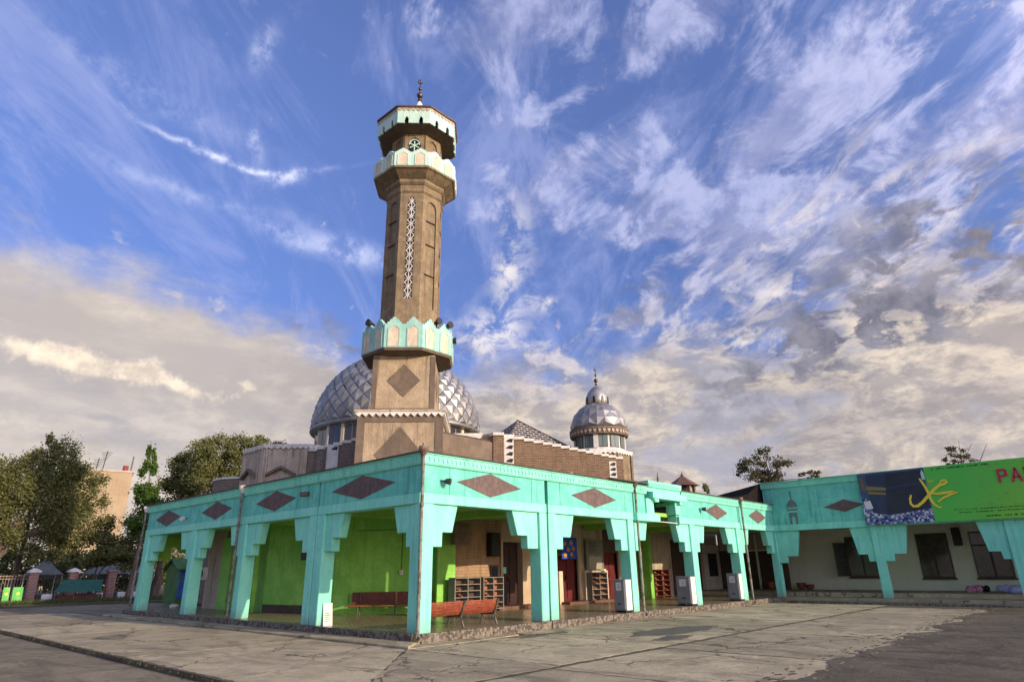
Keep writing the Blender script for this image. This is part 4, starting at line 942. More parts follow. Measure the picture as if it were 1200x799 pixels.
# ------------------------------------------------------------------ side wing
def build_wing():
    W = thing('side_building', (25, -4, 0), 'long turquoise fronted side building with tall frieze and pale green back wall at right', 'building')
    f = FW
    m = MB(); m.slab([(22.45, -22.1), (28.4, -22.1), (28.4, 5.5), (23.02, 5.5), (23.02, .5), (22.45, .5)], -.26, .0); part('floor', m, G['paving_concrete'], W)
    m = MB(); m.slab([(24.2, -22.0), (28.35, -22.0), (28.35, 5.4), (24.2, 5.4)], .003, .18); part('raised_floor', m, G['paving_concrete'], W)
    m = MB(); m.slab([(21.6, -22.3), (22.44, -22.3), (22.44, -.8), (21.6, -.8)], -.26, -.12); part('kerb_step', m, kerb, W)
    def col(y0, y1):
        m = MB(); m.box(y0, y1, .02, -.32, 0, 3.10, f); part('column', m, teal, W, bevel=.01)
    def br(s, d, w):
        m = MB(); m.prism([(s, 3.10), (s+d*w, 3.10), (s+d*w*.78, 1.88), (s+d*w*.36, 1.88), (s+d*w*.33, 1.57), (s, 1.57)], -.06, -.26, f); part('bracket', m, teal, W, bevel=.008)
    col(-.04, .31); br(-.04, -1, 1.16); col(-4.86, -4.50); br(-4.5, 1, .92); br(-4.86, -1, 1.14); col(-9.95, -9.6); br(-9.6, 1, .98); br(-9.95, -1, 1.2)
    for yc in (-14.9, -19.9): col(yc-.175, yc+.175); br(yc+.175, 1, 1.1); br(yc-.175, -1, 1.1)
    m = MB(); m.box(-22.0, .33, .03, -.33, 3.103, 3.40, f); part('beam', m, teal, W, bevel=.008)
    for a, b in ((-2.42, .33), (-4.4, -2.42), (-7.6, -4.4), (-11.2, -7.6), (-15.0, -11.2), (-18.6, -15.0), (-22.0, -18.6)):
        m = MB(); m.box(a+.006, b-.006, .004, -.3, 3.403, 5.22, f); part('frieze_panel', m, stucco, W)
    m = MB(); m.prism([(.0, 5.222), (.05, 5.222), (.075, 5.26), (.085, 5.46), (.11, 5.48), (.11, 5.52), (-.3, 5.52), (-.3, 5.222)], -22.0, .36, lambda a, b, c: f(b, a, c)); part('cornice', m, teal, W)
    m = MB(); s = -4.4
    while s < .2: m.prism([(s, 5.42), (s+.03, 5.43), (s+.07, 5.34), (s+.04, 5.33)], .08, .105, f); s += .13
    part('dentil_row', m, teal, W, kind='stuff')
    m = MB(); m.box(-22.05, .4, .16, -.4, 5.523, 5.55, f); part('roof_edge', m, teal, W)
    # recessed field with the wide diamond
    m = MB(); m.box(-4.36, -2.46, .012, .0, 4.47, 4.50, f); m.box(-2.5, -2.465, .012, 0, 3.8, 4.468, f); part('field_moulding', m, teal, W)
    m = MB(); m.prism([(-2.62, 4.12), (-3.55, 3.84), (-4.46, 4.14), (-3.58, 4.43)], .02, 0, f); part('diamond', m, diam, W)
    # minaret emblem in grey render
    m = MB(); e = -1.09
    m.box(e-.035, e+.035, .016, 0, 4.62, 5.02, f);
    m.prism([(e-.28, 4.31), (e-.2, 4.45), (e-.06, 4.62), (e+.06, 4.62), (e+.2, 4.45), (e+.28, 4.31)], .0155, 0, f)
    m.box(e-.28, e+.28, .016, 0, 4.235, 4.30, f); m.box(e-.25, e+.25, .016, 0, 4.07, 4.15, f)
    m.prism([(e-.2, 3.97), (e+.2, 3.97), (e+.2, 3.37+.04), (e+.09, 3.41), (e+.09, 3.72), (e, 3.80), (e-.09, 3.72), (e-.09, 3.41), (e-.2, 3.41)], .016, 0, f); part('minaret_emblem', m, mat('emblem_render', (.12, .15, .14), (.16, .20, .18), 6, bump=.4, rough=.9), W)
    # back wall and openings
    m = MB(); m.box(28.3, 28.6, -22.1, 1.6, 0, 3.3); part('back_wall', m, wingw, W)
    m = MB(); m.box(23.7, 28.6, -22.2, -22.05, 0, 5.2); part('end_wall', m, wingw, W)
    m = MB(); m.box(23.62, 28.9, -22.0, 5.5, 3.302, 3.42); part('ceiling', m, wingw, W)
    m = MB(); m.box(23.64, 29, -22.0, .3, 5.0, 5.1); part('roof', m, roofm, W)
    def window(y0, y1, z0, z1, openleaf=False):
        m = MB(); m.box(28.22, 28.31, y0, y1, z0, z1); o = part('window', m, winf, W)
        n = 2
        for i in range(n):
            a = y0+(y1-y0)*i/n+.05; b = y0+(y1-y0)*(i+1)/n-.05
            for za, zb in ((z0+.07, z0+(z1-z0)*.68), (z0+(z1-z0)*.72, z1-.07)):
                m = MB(); m.box(28.19, 28.225, a, b, za, zb); part('pane', m, curtain, o)
        m = MB(); m.box(28.12, 28.3, y0-.06, y1+.06, z0-.07, z0-.003); part('sill', m, winf, o)
        if openleaf:
            m = MB(); fr = lambda s, t, z: (28.2-s*.75-t*.3, y1+s*.66-t*.3, z)
            for a, b, c, d in ((0, .06, 0, 1.7), (.64, .7, 0, 1.7), (.06, .64, 0, .07), (.06, .64, .8, .86), (.06, .64, 1.63, 1.7)): m.box(a, b, .03, -.03, z0+.05+c, z0+.05+d, fr)
            q = part('open_leaf', m, winf, o); m = MB(); m.box(.06, .64, .01, -.01, z0+.1, z0+1.7, fr); part('pane', m, glass, q)
    window(-3.35, -1.85, .82, 2.86, True); window(-6.62, -5.25, .76, 2.88); window(-9.0, -7.55, .76, 2.88); window(-12.6, -11.2, .76, 2.88); window(-16.6, -15.2, .76, 2.88)
    # entrance in the inner corner
    m = MB(); m.box(28.2, 28.3, 1.6, 5.5, 2.35, 3.3); part('transom_wall', m, concg, W)
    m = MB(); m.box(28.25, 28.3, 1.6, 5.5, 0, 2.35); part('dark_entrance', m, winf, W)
    for y in (1.75, 3.1, 4.6):
        m = MB(); m.box(28.14, 28.24, y-.05, y+.05, .18, 3.25); part('door_post', m, wingw, W)
    m = MB(); m.box(28.15, 28.235, 1.81, 4.54, 2.28, 2.36); part('door_rail', m, wingw, W)
    m = MB(); m.box(27.2, 27.5, 1.1, 1.5, .18, 3.3); part('wall_pier', m, winf, W)
    # dark roof over the inner corner
    m = MB(); g = [(18.0, 4.44), (20.0, 4.62), (21.6, 4.88), (23.30, 5.54), (24.5, 5.6), (24.5, 4.445), (18.0, 4.437)]
    n = len(g); m.add([(p[0], .42, p[1]) for p in g]+[(p[0]+1.5, 5.4, 4.44+(p[1]-4.44)*.5) for p in g], [tuple(range(n)), tuple(range(2*n-1, n-1, -1))]+[(i, (i+1) % n, n+(i+1) % n, n+i) for i in range(n)])
    part('corner_roof', m, mat('felt_black', (.016, .013, .012), (.020, .017, .016), 3, bump=.2, rough=1, spec=.02), W)
build_wing()
m = MB(); m.box(28.0, 28.25, -7.25, -6.9, 2.25, 3.1)
ls = thing('wall_loudspeaker', (28.2, -7.05, 2.3), 'black box loudspeaker between two brown windows on the pale green wall', 'loudspeaker')
part('cabinet', m, black, ls, bevel=.015); m = MB(); m.box(27.985, 28.0, -7.22, -6.93, 2.3, 3.05); part('grille', m, dark, ls)

# ------------------------------------------------------------------ banner on the wing
def build_banner():
    B = thing('banner', (23.25, -7.5, 4.3), 'long printed banner with dark cube picture, yellow calligraphy and green field on the side building', 'banner')
    f = lambda s, t, z: (23.12-t, s, z)
    zb, zt = 3.16, 5.54
    def flat(pts, d, mm, name):
        m = MB(); m.prism(pts, d, d-.006 if d > .01 else -.02, f); return part(name, m, mm, B)
    flat([(-7.2, zb), (-7.2, zt), (-11.15, zt), (-11.15, zb)], .0, G['banner_green'], 'green_print')
    flat([(-4.42, zb), (-4.42, zt-.04), (-7.198, zt), (-7.198, zb)], .0, bsky, 'picture_print')
    flat([(-4.43, 4.5), (-4.65, 4.33), (-4.8, 3.72), (-5.4, 3.6), (-6.0, 3.62), (-7.197, 3.74), (-7.197, zb+.005), (-4.43, zb+.005)], .012, G['crowd_print'], 'crowd_print')
    flat([(-5.62, 5.43), (-7.04, 5.45), (-7.14, 3.76), (-5.95, 3.60), (-5.37, 3.57)], .018, kaab, 'cube_print')
    flat([(-4.76, 5.42), (-5.618, 5.43), (-5.368, 3.57), (-4.82, 3.7)], .018, kaab2, 'cube_side_print')
    flat([(-4.73, 4.92), (-5.55, 4.79), (-5.53, 4.65), (-4.72, 4.74)], .025, gold, 'gold_band_print')
    flat([(-4.77, 4.69), (-5.51, 4.56), (-5.49, 4.47), (-4.78, 4.55)], .025, gold, 'gold_band_print')
    flat([(-5.56, 4.80), (-6.95, 4.92), (-6.95, 4.84), (-5.55, 4.70)], .025, kaab2, 'band_print')
    flat([(-4.50, 5.26), (-4.56, 5.33), (-4.64, 5.26), (-4.70, 4.75), (-4.5, 4.75)], .016, concd, 'tower_print')
    flat([(-7.06, 5.3), (-7.12, 5.44), (-7.18, 5.3), (-7.19, 5.0), (-7.06, 5.0)], .022, mint, 'tower_print')
    flat([(-4.5, 4.22), (-4.78, 4.26), (-4.86, 3.9), (-4.56, 3.86)], .02, paper, 'portal_print')
    def stroke(pts, w, nm='calligraphy_stroke', mm=yellow, d=.034):
        m = MB(); n = len(pts); L = []; Rr = []
        for i, p in enumerate(pts):
            a = pts[max(0, i-1)]; b = pts[min(n-1, i+1)]; dx, dz = b[0]-a[0], b[1]-a[1]; l = math.hypot(dx, dz) or 1
            ww = w*(.35+.65*math.sin(math.pi*(.12+.80*i/(n-1)))); L.append((p[0]-dz/l*ww, p[1]+dx/l*ww)); Rr.append((p[0]+dz/l*ww, p[1]-dx/l*ww))
        for i in range(n-1): m.prism([L[i], L[i+1], Rr[i+1], Rr[i]], d, d-.004, f)
        part(nm, m, mm, B)
    stroke([(-6.97, 5.06), (-7.05, 4.87), (-7.14, 4.64), (-7.2, 4.38), (-7.23, 4.13), (-7.32, 3.91), (-7.43, 3.79), (-7.57, 3.75)], .055)
    stroke([(-6.51, 4.38), (-6.43, 4.19), (-6.42, 4.0), (-6.5, 3.88), (-6.68, 3.88), (-6.9, 4.03), (-7.14, 4.26), (-7.42, 4.52), (-7.67, 4.7), (-7.84, 4.73), (-7.99, 4.81), (-7.93, 4.90), (-7.79, 4.88), (-7.7, 4.76)], .062, d=.039)
    stroke([(-7.25, 4.39), (-7.55, 4.34), (-7.82, 4.36), (-8.09, 4.38), (-8.29, 4.37), (-8.02, 4.28), (-7.72, 4.15), (-7.48, 4.0)], .055, d=.044)
    stroke([(-7.29, 4.99), (-7.3, 4.88), (-7.37, 4.88), (-7.40, 4.97), (-7.41, 4.87), (-7.48, 4.89), (-7.50, 4.99)], .016)
    # crimson capitals, running off the picture: P A M
    def glyph(polys):
        m = MB()
        for p in polys: m.prism(p, .034, .028, f)
        part('letter', m, crimson, B)
    x = -9.83; h0, h1 = 4.60, 5.16; s = .085
    def q(x0, z0, x1, z1): return [(x-x0, h0+z0*(h1-h0)), (x-x1, h0+z0*(h1-h0)), (x-x1, h0+z1*(h1-h0)), (x-x0, h0+z1*(h1-h0))]
    glyph([q(0, 0, s, 1), q(s, .86, .27, 1), q(s, .40, .27, .55), q(.25, .45, .34, .95)])
    x = -10.26
    glyph([[(x, h0), (x-.09, h0), (x-.23, h1), (x-.16, h1)], [(x-.40, h0), (x-.31, h0), (x-.17, h1), (x-.235, h1)], [(x-.10, h0+.15), (x-.31, h0+.15), (x-.29, h0+.23), (x-.12, h0+.23)]])
    x = -10.74
    glyph([q(0, 0, .08, 1), q(.32, 0, .40, 1), [(x-.0, h1), (x-.09, h1), (x-.24, h0+.22), (x-.16, h0+.22)], [(x-.40, h1), (x-.31, h1), (x-.16, h0+.22), (x-.24, h0+.22)]])
    # fine print lines and drop marks
    r = random.Random(11)
    for zc, y0, y1, hh in ((5.42, -7.5, -9.6, .035), (3.62, -8.0, -11.0, .022), (3.50, -8.0, -11.0, .022), (3.30, -9.1, -11.0, .035)):
        m = MB(); s = y0
        while s > y1:
            w = r.uniform(.03, .10); 
            if r.random() > .2: m.box(s-w, s, .012, .006, zc-hh*r.uniform(.4, 1), zc+hh*r.uniform(.4, 1), f)
            s -= w+r.uniform(.015, .05)
        part('fine_print', m, bink, B)
    m = MB()
    for i in range(26):
        cy, cz, rr = r.uniform(-11, -8.3), r.uniform(3.7, 5.4), r.uniform(.02, .09)
        if -10.9 < cy < -9.7 and 4.5 < cz < 5.25: continue
        m.prism([(cy+rr*math.cos(t*.785), cz+rr*.8*math.sin(t*.785)) for t in range(8)], .012+i*.0001, .006, f)
    part('drop_print', m, bdrop, B)
build_banner()

# ------------------------------------------------------------------ benches
def park_bench(x0, x1, y, label):
    """slatted bench, back towards the yard (-y)"""
    o = thing('park_bench', ((x0+x1)/2, y, 0), label, 'bench')
    prof_b = [(-.02, .32), (-.09, .40), (-.13, .48), (-.16, .56), (-.17, .63)]
    for i, (dy, z) in enumerate(prof_b[1:]):
        py, pz = prof_b[i]; m = MB(); L = math.hypot(dy-py, z-pz); 
        m.add([(x0, y+py, pz+.002), (x1, y+py, pz+.002), (x1, y+dy, z-.003), (x0, y+dy, z-.003), (x0, y+py-.03, pz+.002), (x1, y+py-.03, pz+.002), (x1, y+dy-.03, z-.003), (x0, y+dy-.03, z-.003)],
              [(0, 1, 2, 3), (7, 6, 5, 4), (0, 4, 5, 1), (1, 5, 6, 2), (2, 6, 7, 3), (3, 7, 4, 0)]); part('back_slat', m, wood, o)
    m = MB(); m.box(x0, x1, y-.22, y-.10, .635, .67); part('top_rail', m, wood, o)
    for i in range(4): m = MB(); m.box(x0, x1, y+.02+i*.115, y+.115+i*.115, .31-.01*i, .342-.01*i); part('seat_slat', m, wood, o)
    for x in (x0+.03, (x0+x1)/2, x1-.03):
        m = MB(); m.tube([(x, y-.25, .67), (x, y-.215, .60), (x, y-.17, .46), (x, y-.09, .30), (x, y-.13, .15), (x, y-.2, .0)], .034, 8); m.tube([(x, y-.06, .30), (x, y+.2, .285), (x, y+.46, .275)], .028, 8)
        m.tube([(x, y+.44, .275), (x, y+.40, .15), (x, y+.47, 0)], .03, 8); m.tube([(x, y-.16, .48), (x, y+.1, .49), (x, y+.40, .46), (x, y+.47, .38), (x, y+.44, .28)], .022, 8); part('iron_leg', m, iron, o)
park_bench(.62, 3.25, .62, 'slatted orange wood bench with iron legs, its back to the yard, behind the corner column')
def plain_bench():
    c = Vector((4.45, 6.95, 0)); f = face(225, .25, c); o = thing('wall_bench', (c.x, c.y, 0), 'plain dark red bench with thin metal legs against the bright green wall', 'bench')
    m = MB(); m.box(-1.35, 1.5, .05, .0, .36, .76, f); part('backrest', m, woodd, o)
    for i in range(3): m = MB(); m.box(-1.45, 1.5, .10+i*.16, .24+i*.16, .31, .345, f); part('seat_slat', m, wood, o)
    for s in (-1.05, .2, 1.35):
        m = MB(); m.tube([f(s, .12, .31), f(s, .12, 0)], .018, 6); m.tube([f(s, .5, .31), f(s, .5, 0)], .018, 6); m.tube([f(s, .12, .29), f(s, .5, .29)], .016, 6); m.tube([f(s, .06, .74), f(s, .1, .31)], .016, 6); part('leg', m, iron, o)
plain_bench()

# ------------------------------------------------------------------ shoe shelves
def shoe_rack(x0, x1, y, h, nsh, nb, label, fill, backm=None, seed=1, fm=None):
    fm = fm or shelfm
    r = random.Random(seed); o = thing('shoe_rack', ((x0+x1)/2, y, 0), label, 'shoe rack')
    D = .34; bays = [x0+(x1-x0)*i/nb for i in range(nb+1)]
    for b in bays: m = MB(); m.box(b-.02, b+.02, y, y+D, 0, h); part('upright', m, fm, o)
    m = MB(); m.box(x0+.02, x1-.02, y+D-.03, y+D-.005, .04, h-.02); part('back_panel', m, backm or shelfb, o)
    for i in range(nsh+1):
        z = .08+(h-.1)*i/nsh
        for a, b in zip(bays[:-1], bays[1:]):
            m = MB(); m.box(a+.021, b-.021, y, y+D-.031, z-.014, z+.014); part('shelf', m, fm, o)
    for i in range(nsh):
        z = .08+(h-.1)*i/nsh+.015
        for a, b in zip(bays[:-1], bays[1:]):
            x = a+.08
            while x < b-.16:
                if r.random() < fill:
                    m = MB(); w = r.uniform(.08, .1); hh = r.uniform(.08, .12)
                    m.prism([(y+.03, z), (y+.29, z), (y+.29, z+hh), (y+.20, z+hh), (y+.12, z+hh*.55), (y+.03, z+hh*.4)], x, x+w, lambda s, t, zz: (t, s, zz)); part('shoe', m, shoe, o, bevel=.01)
                x += .13
shoe_rack(5.78, 7.06, 4.98, 1.2, 5, 2, 'grey shoe rack with empty dark bays left of its twin, against the tiled wall', .12, winf, 2)
shoe_rack(7.14, 8.2, 4.88, 1.2, 5, 2, 'grey shoe rack with orange backing beside the dark door', .25, shoe, 3)
shoe_rack(14.3, 15.5, 5.1, 1.28, 5, 2, 'low shoe rack with tan shoes below the grey notice board between two red doors', .8, winf, 4)
shoe_rack(19.4, 20.9, 4.9, 1.35, 5, 2, 'dim brown shoe rack in the shade behind the entrance bay', .3, shelfb, 5, woodd)
# poster, notice board, loudspeakers inside
def poster():
    o = thing('poster', (12.9, 5.2, 1.95), 'blue poster with round orange pictures hung over the left red door', 'poster')
    f = lambda s, t, z: (s, 5.2-t, z)
    m = MB(); m.box(12.30, 13.40, .0, -.02, 1.86, 2.78, f); part('sheet', m, blue, o)
    r = random.Random(2)
    for i, (x, z) in enumerate(((12.85, 2.5), (13.3, 2.55), (13.08, 2.25), (13.45, 2.3), (12.85, 2.02), (13.3, 2.05))):
        m = MB(); m.prism([(x-.32+.11*math.cos(t*.628), z+.10*math.sin(t*.628)) for t in range(10)], .008, .001, f); part('round_picture', m, mat('poster_orange', (.55, .24, .06), (.40, .15, .04), 9, bump=0), o) if i == 0 else part('round_picture', m, MATS['poster_orange'], o)
poster()
nb_ = thing('notice_board', (14.95, 5.4, 1.4), 'grey notice board with a paler sheet above the low shoe rack', 'notice board')
m = MB(); m.box(14.4, 15.75, 5.42, 5.49, 1.4, 2.75); part('board', m, mat('board_grey', (.17, .17, .145), (.21, .21, .18), 3, bump=0), nb_)
m = MB(); m.box(14.55, 15.55, 5.40, 5.418, 1.42, 1.98); part('sheet', m, mat('board_sheet', (.30, .29, .24), (.34, .33, .27), 3, bump=0), nb_)
m = MB(); r = random.Random(9)
for i in range(9): m.box(14.6, 14.6+r.uniform(.5, .8), 5.412, 5.419, 2.6-i*.06, 2.62-i*.06)
part('text_lines', m, signw, nb_)
t_ = thing('wall_speaker', (8.2, 5.5, 2.3), 'black upright loudspeaker on the tiled wall left of the dark door', 'loudspeaker')
m = MB(); m.box(7.98, 8.5, 5.3, 5.58, 1.95, 2.85); part('cabinet', m, black, t_, bevel=.02); m = MB(); m.box(8.02, 8.46, 5.285, 5.3, 2.0, 2.8); part('grille', m, dark, t_)
t_ = thing('wall_speaker', (6.0, 5.0, 2.5), 'large dark box hung under the ceiling at the green pillar', 'loudspeaker')
m = MB(); m.box(5.75, 6.5, 5.0, 5.24, 2.35, 3.1); part('cabinet', m, concd, t_, bevel=.02)

# ------------------------------------------------------------------ grey cabinets, board, bits at the columns
def cabinet(x0, x1, y0, y1, h, label, note=True):
    o = thing('donation_box', ((x0+x1)/2, (y0+y1)/2, 0), label, 'donation box', 'grey metal boxes standing beside the arcade columns')
    m = MB(); m.box(x0+.03, x1, y0, y1, .06, h); part('body', m, grey, o, bevel=.012)
    m = MB(); m.box(x0, x0+.03, y0+.03, y1-.03, .10, h-.04); d = part('door', m, grey, o, bevel=.008)
    m = MB(); m.box(x0-.004, x0, y0+(y1-y0)*.30, y0+(y1-y0)*.75, h*.66, h*.90); part('notice', m, paper, d)
    m = MB()
    for i in range(4): m.box(x0-.006, x0-.0045, y0+(y1-y0)*.36, y0+(y1-y0)*(.55+.12*(i % 2)), h*.70+i*h*.045, h*.71+i*h*.045)
    m.box(x0-.006, x0-.0045, y0+(y1-y0)*.4, y0+(y1-y0)*.66, h*.24, h*.28); part('printed_line', m, signw, d, kind='stuff')
    m = MB(); m.box(x0+.06, x1-.05, y0-.012, y0-.001, .08, h-.03); part('sunlit_side', m, paper, o)  # white panel paints the sunlight on this side of the grey box
    for y in (y0+.08, y1-.08): m = MB(); m.box(x0+.05, x1-.05, y-.04, y+.04, 0, .06); part('foot', m, black, o)
cabinet(9.16, 9.6, .0, .48, 1.08, 'grey metal box nearest the camera, by the column left of the entrance')
cabinet(13.82, 14.27, -.02, .62, 1.10, 'grey metal box right of the entrance bay with two white notices')
cabinet(18.30, 18.70, -.02, .55, 1.15, 'small grey metal box farthest right, in shade by the last arcade column')
o = thing('notice_card', (.2, 4.4, 0), 'pale card leaning at the foot of the twin column on the left front', 'card')
m = MB(); m.add([(.14, 4.42, 0), (.44, 4.42, 0), (.44, 4.50, .60), (.14, 4.50, .60), (.14, 4.40, 0), (.44, 4.40, 0), (.44, 4.48, .60), (.14, 4.48, .60)], [(0, 1, 2, 3), (7, 6, 5, 4), (0, 4, 5, 1), (1, 5, 6, 2), (2, 6, 7, 3), (3, 7, 4, 0)]); part('sheet', m, paper, o)
m = MB()
for i in range(5): m.box(.19, .33+.05*(i % 2), 4.392+.0067*i, 4.398+.0067*i, .12+i*.05, .13+i*.05)
part('text_lines', m, signw, o)
# floodlights on the friezes
def lamp(p, az, label, mm=None):
    p = Vector(p); d = Vector((math.cos(rad(az)), math.sin(rad(az)), -.15)).normalized(); o = thing('floodlight', p, label, 'lamp')
    m = MB(); m.tube([p, p+d*.09], .02, 8); part('arm', m, dark, o)
    q = p+d*.09; m = MB(); m.tube([q-Vector((0, 0, .02)), q+d*.08, q+d*.19], [.04, .075, .09], 12); part('lamp_head', m, mm or dark, o)
lamp((.62, -.02, 3.72), 300, 'small black floodlight on the frieze right of the building corner')
lamp((15.3, -.02, 3.8), 300, 'small dark floodlight on the frieze right of the entrance bay')
lamp((-.02, 15.0, 3.62), 200, 'small pale lamp on the frieze between the two farthest left diamonds', white)
# shoes etc. by the wing
def bundle(loc, mm, label, cat, s=(.3, .2, .15), n=5, seed=1):
    r = random.Random(seed); m = MB()
    o = thing('cloth_bundle', loc, label, cat)
    for i in range(n): m.sphere((loc[0]+r.uniform(-.5, .5)*s[0], loc[1]+r.uniform(-1, 1)*s[1], loc[2]+s[2]*r.uniform(.35, .7)), 1, 12, 8, (s[0]*r.uniform(.5, .8), s[1]*r.uniform(.5, .8), s[2]*r.uniform(.4, .75)))
    part('cloth', m, mm, o, smooth=True)
    return o
bundle((26.5, -7.5, .15), pink, 'pinkish bundle with a dark bag on the floor under the second brown window', 'bundle', (.2, .22, .26), 6, 3)
bundle((26.4, -8.8, .15), lav, 'lavender cloth bundle spread on the floor near the right edge', 'bundle', (.3, .38, .30), 8, 4)
bundle((26.7, -7.85, .18), black, 'small black bag lying between the pink and lavender bundles', 'bag', (.2, .2, .26), 5, 8)
def pot(x, y, h, label):
    o = thing('clay_pot', (x, y, .18), label, 'pot'); m = MB(); m.lathe((x, y), [(.13, .18), (.2, .18+h*.5), (.24, .18+h*.9), (.26, .18+h), (.20, .18+h)], 14); part('pot_body', m, terr, o, smooth=True)
pot(27.3, 2.15, .42, 'reddish clay pot in the shaded inner corner left of the first wing column'); pot(27.6, .6, .36, 'tallest of two reddish pots right of the first wing column, beside the dark pier'); pot(27.6, .15, .28, 'smaller reddish pot right of the first wing column, below the pale green wall')

# ------------------------------------------------------------------ yard behind the left end: kiosk, fence, boards, awning
def kiosk():
    o = thing('garden_kiosk', (6.0, 28.5, -.2), 'small dark green kiosk with a gabled roof beyond the left arcade', 'kiosk')
    X0, X1, Y0, Y1 = 5.07, 7.6, 28.2, 30.1; ym = (Y0+Y1)/2
    m = MB(); m.prism([(Y0, -.2), (Y1, -.2), (Y1, 1.8), (ym, 2.3), (Y0, 1.8)], X0, X1, lambda s, t, z: (t, s, z)); part('shed_body', m, kioskg, o)
    for sg in (-1, 1):
        e = Y0-.2 if sg < 0 else Y1+.2; ze = 1.8-.2*.5/.95
        m = MB(); m.prism([(ym, 2.31), (e, ze+.01), (e, ze+.08), (ym, 2.39)], X0-.2, X1+.2, lambda s, t, z: (t, s, z)); part('roof_slope', m, kioskg, o)
    for x in (5.2, 5.75, 6.3, 6.85, 7.4): m = MB(); m.box(x-.03, x+.03, Y0-.03, Y0, -.2, 1.78); part('batten', m, kioskg, o)
    f = lambda s, t, z: (X0+s, Y0-.1-t, z)
    return f
kf = kiosk()
for i, (s0, s1, lab) in enumerate(((.02, .5, 'left blue plastic sheet hung on the green kiosk front'), (.75, 1.45, 'right blue plastic sheet hung on the green kiosk front, half behind a column'))):
    m = MB(); n = 8
    for k_ in range(n):
        a = s0+(s1-s0)*k_/n; b = s0+(s1-s0)*(k_+1)/n; da, db = .04*(k_ % 2)-.12, .04*((k_+1) % 2)-.12
        m.add([kf(a, da+.02, .15), kf(b, db+.02, .15), kf(b, db, 1.6), kf(a, da, 1.6), kf(a, da-.02, .15), kf(b, db-.02, .15), kf(b, db-.04, 1.6), kf(a, da-.04, 1.6)], [(0, 1, 2, 3), (7, 6, 5, 4), (2, 6, 7, 3), (0, 4, 5, 1)])
    single('plastic_sheet', m, blue, lab, 'plastic sheet', 'blue sheets on the kiosk')
bundle((2.0, 19.9, .0), paper, 'crumpled white plastic bag on the floor at the left end of the arcade', 'bag', (.28, .16, .14), 6, 12)
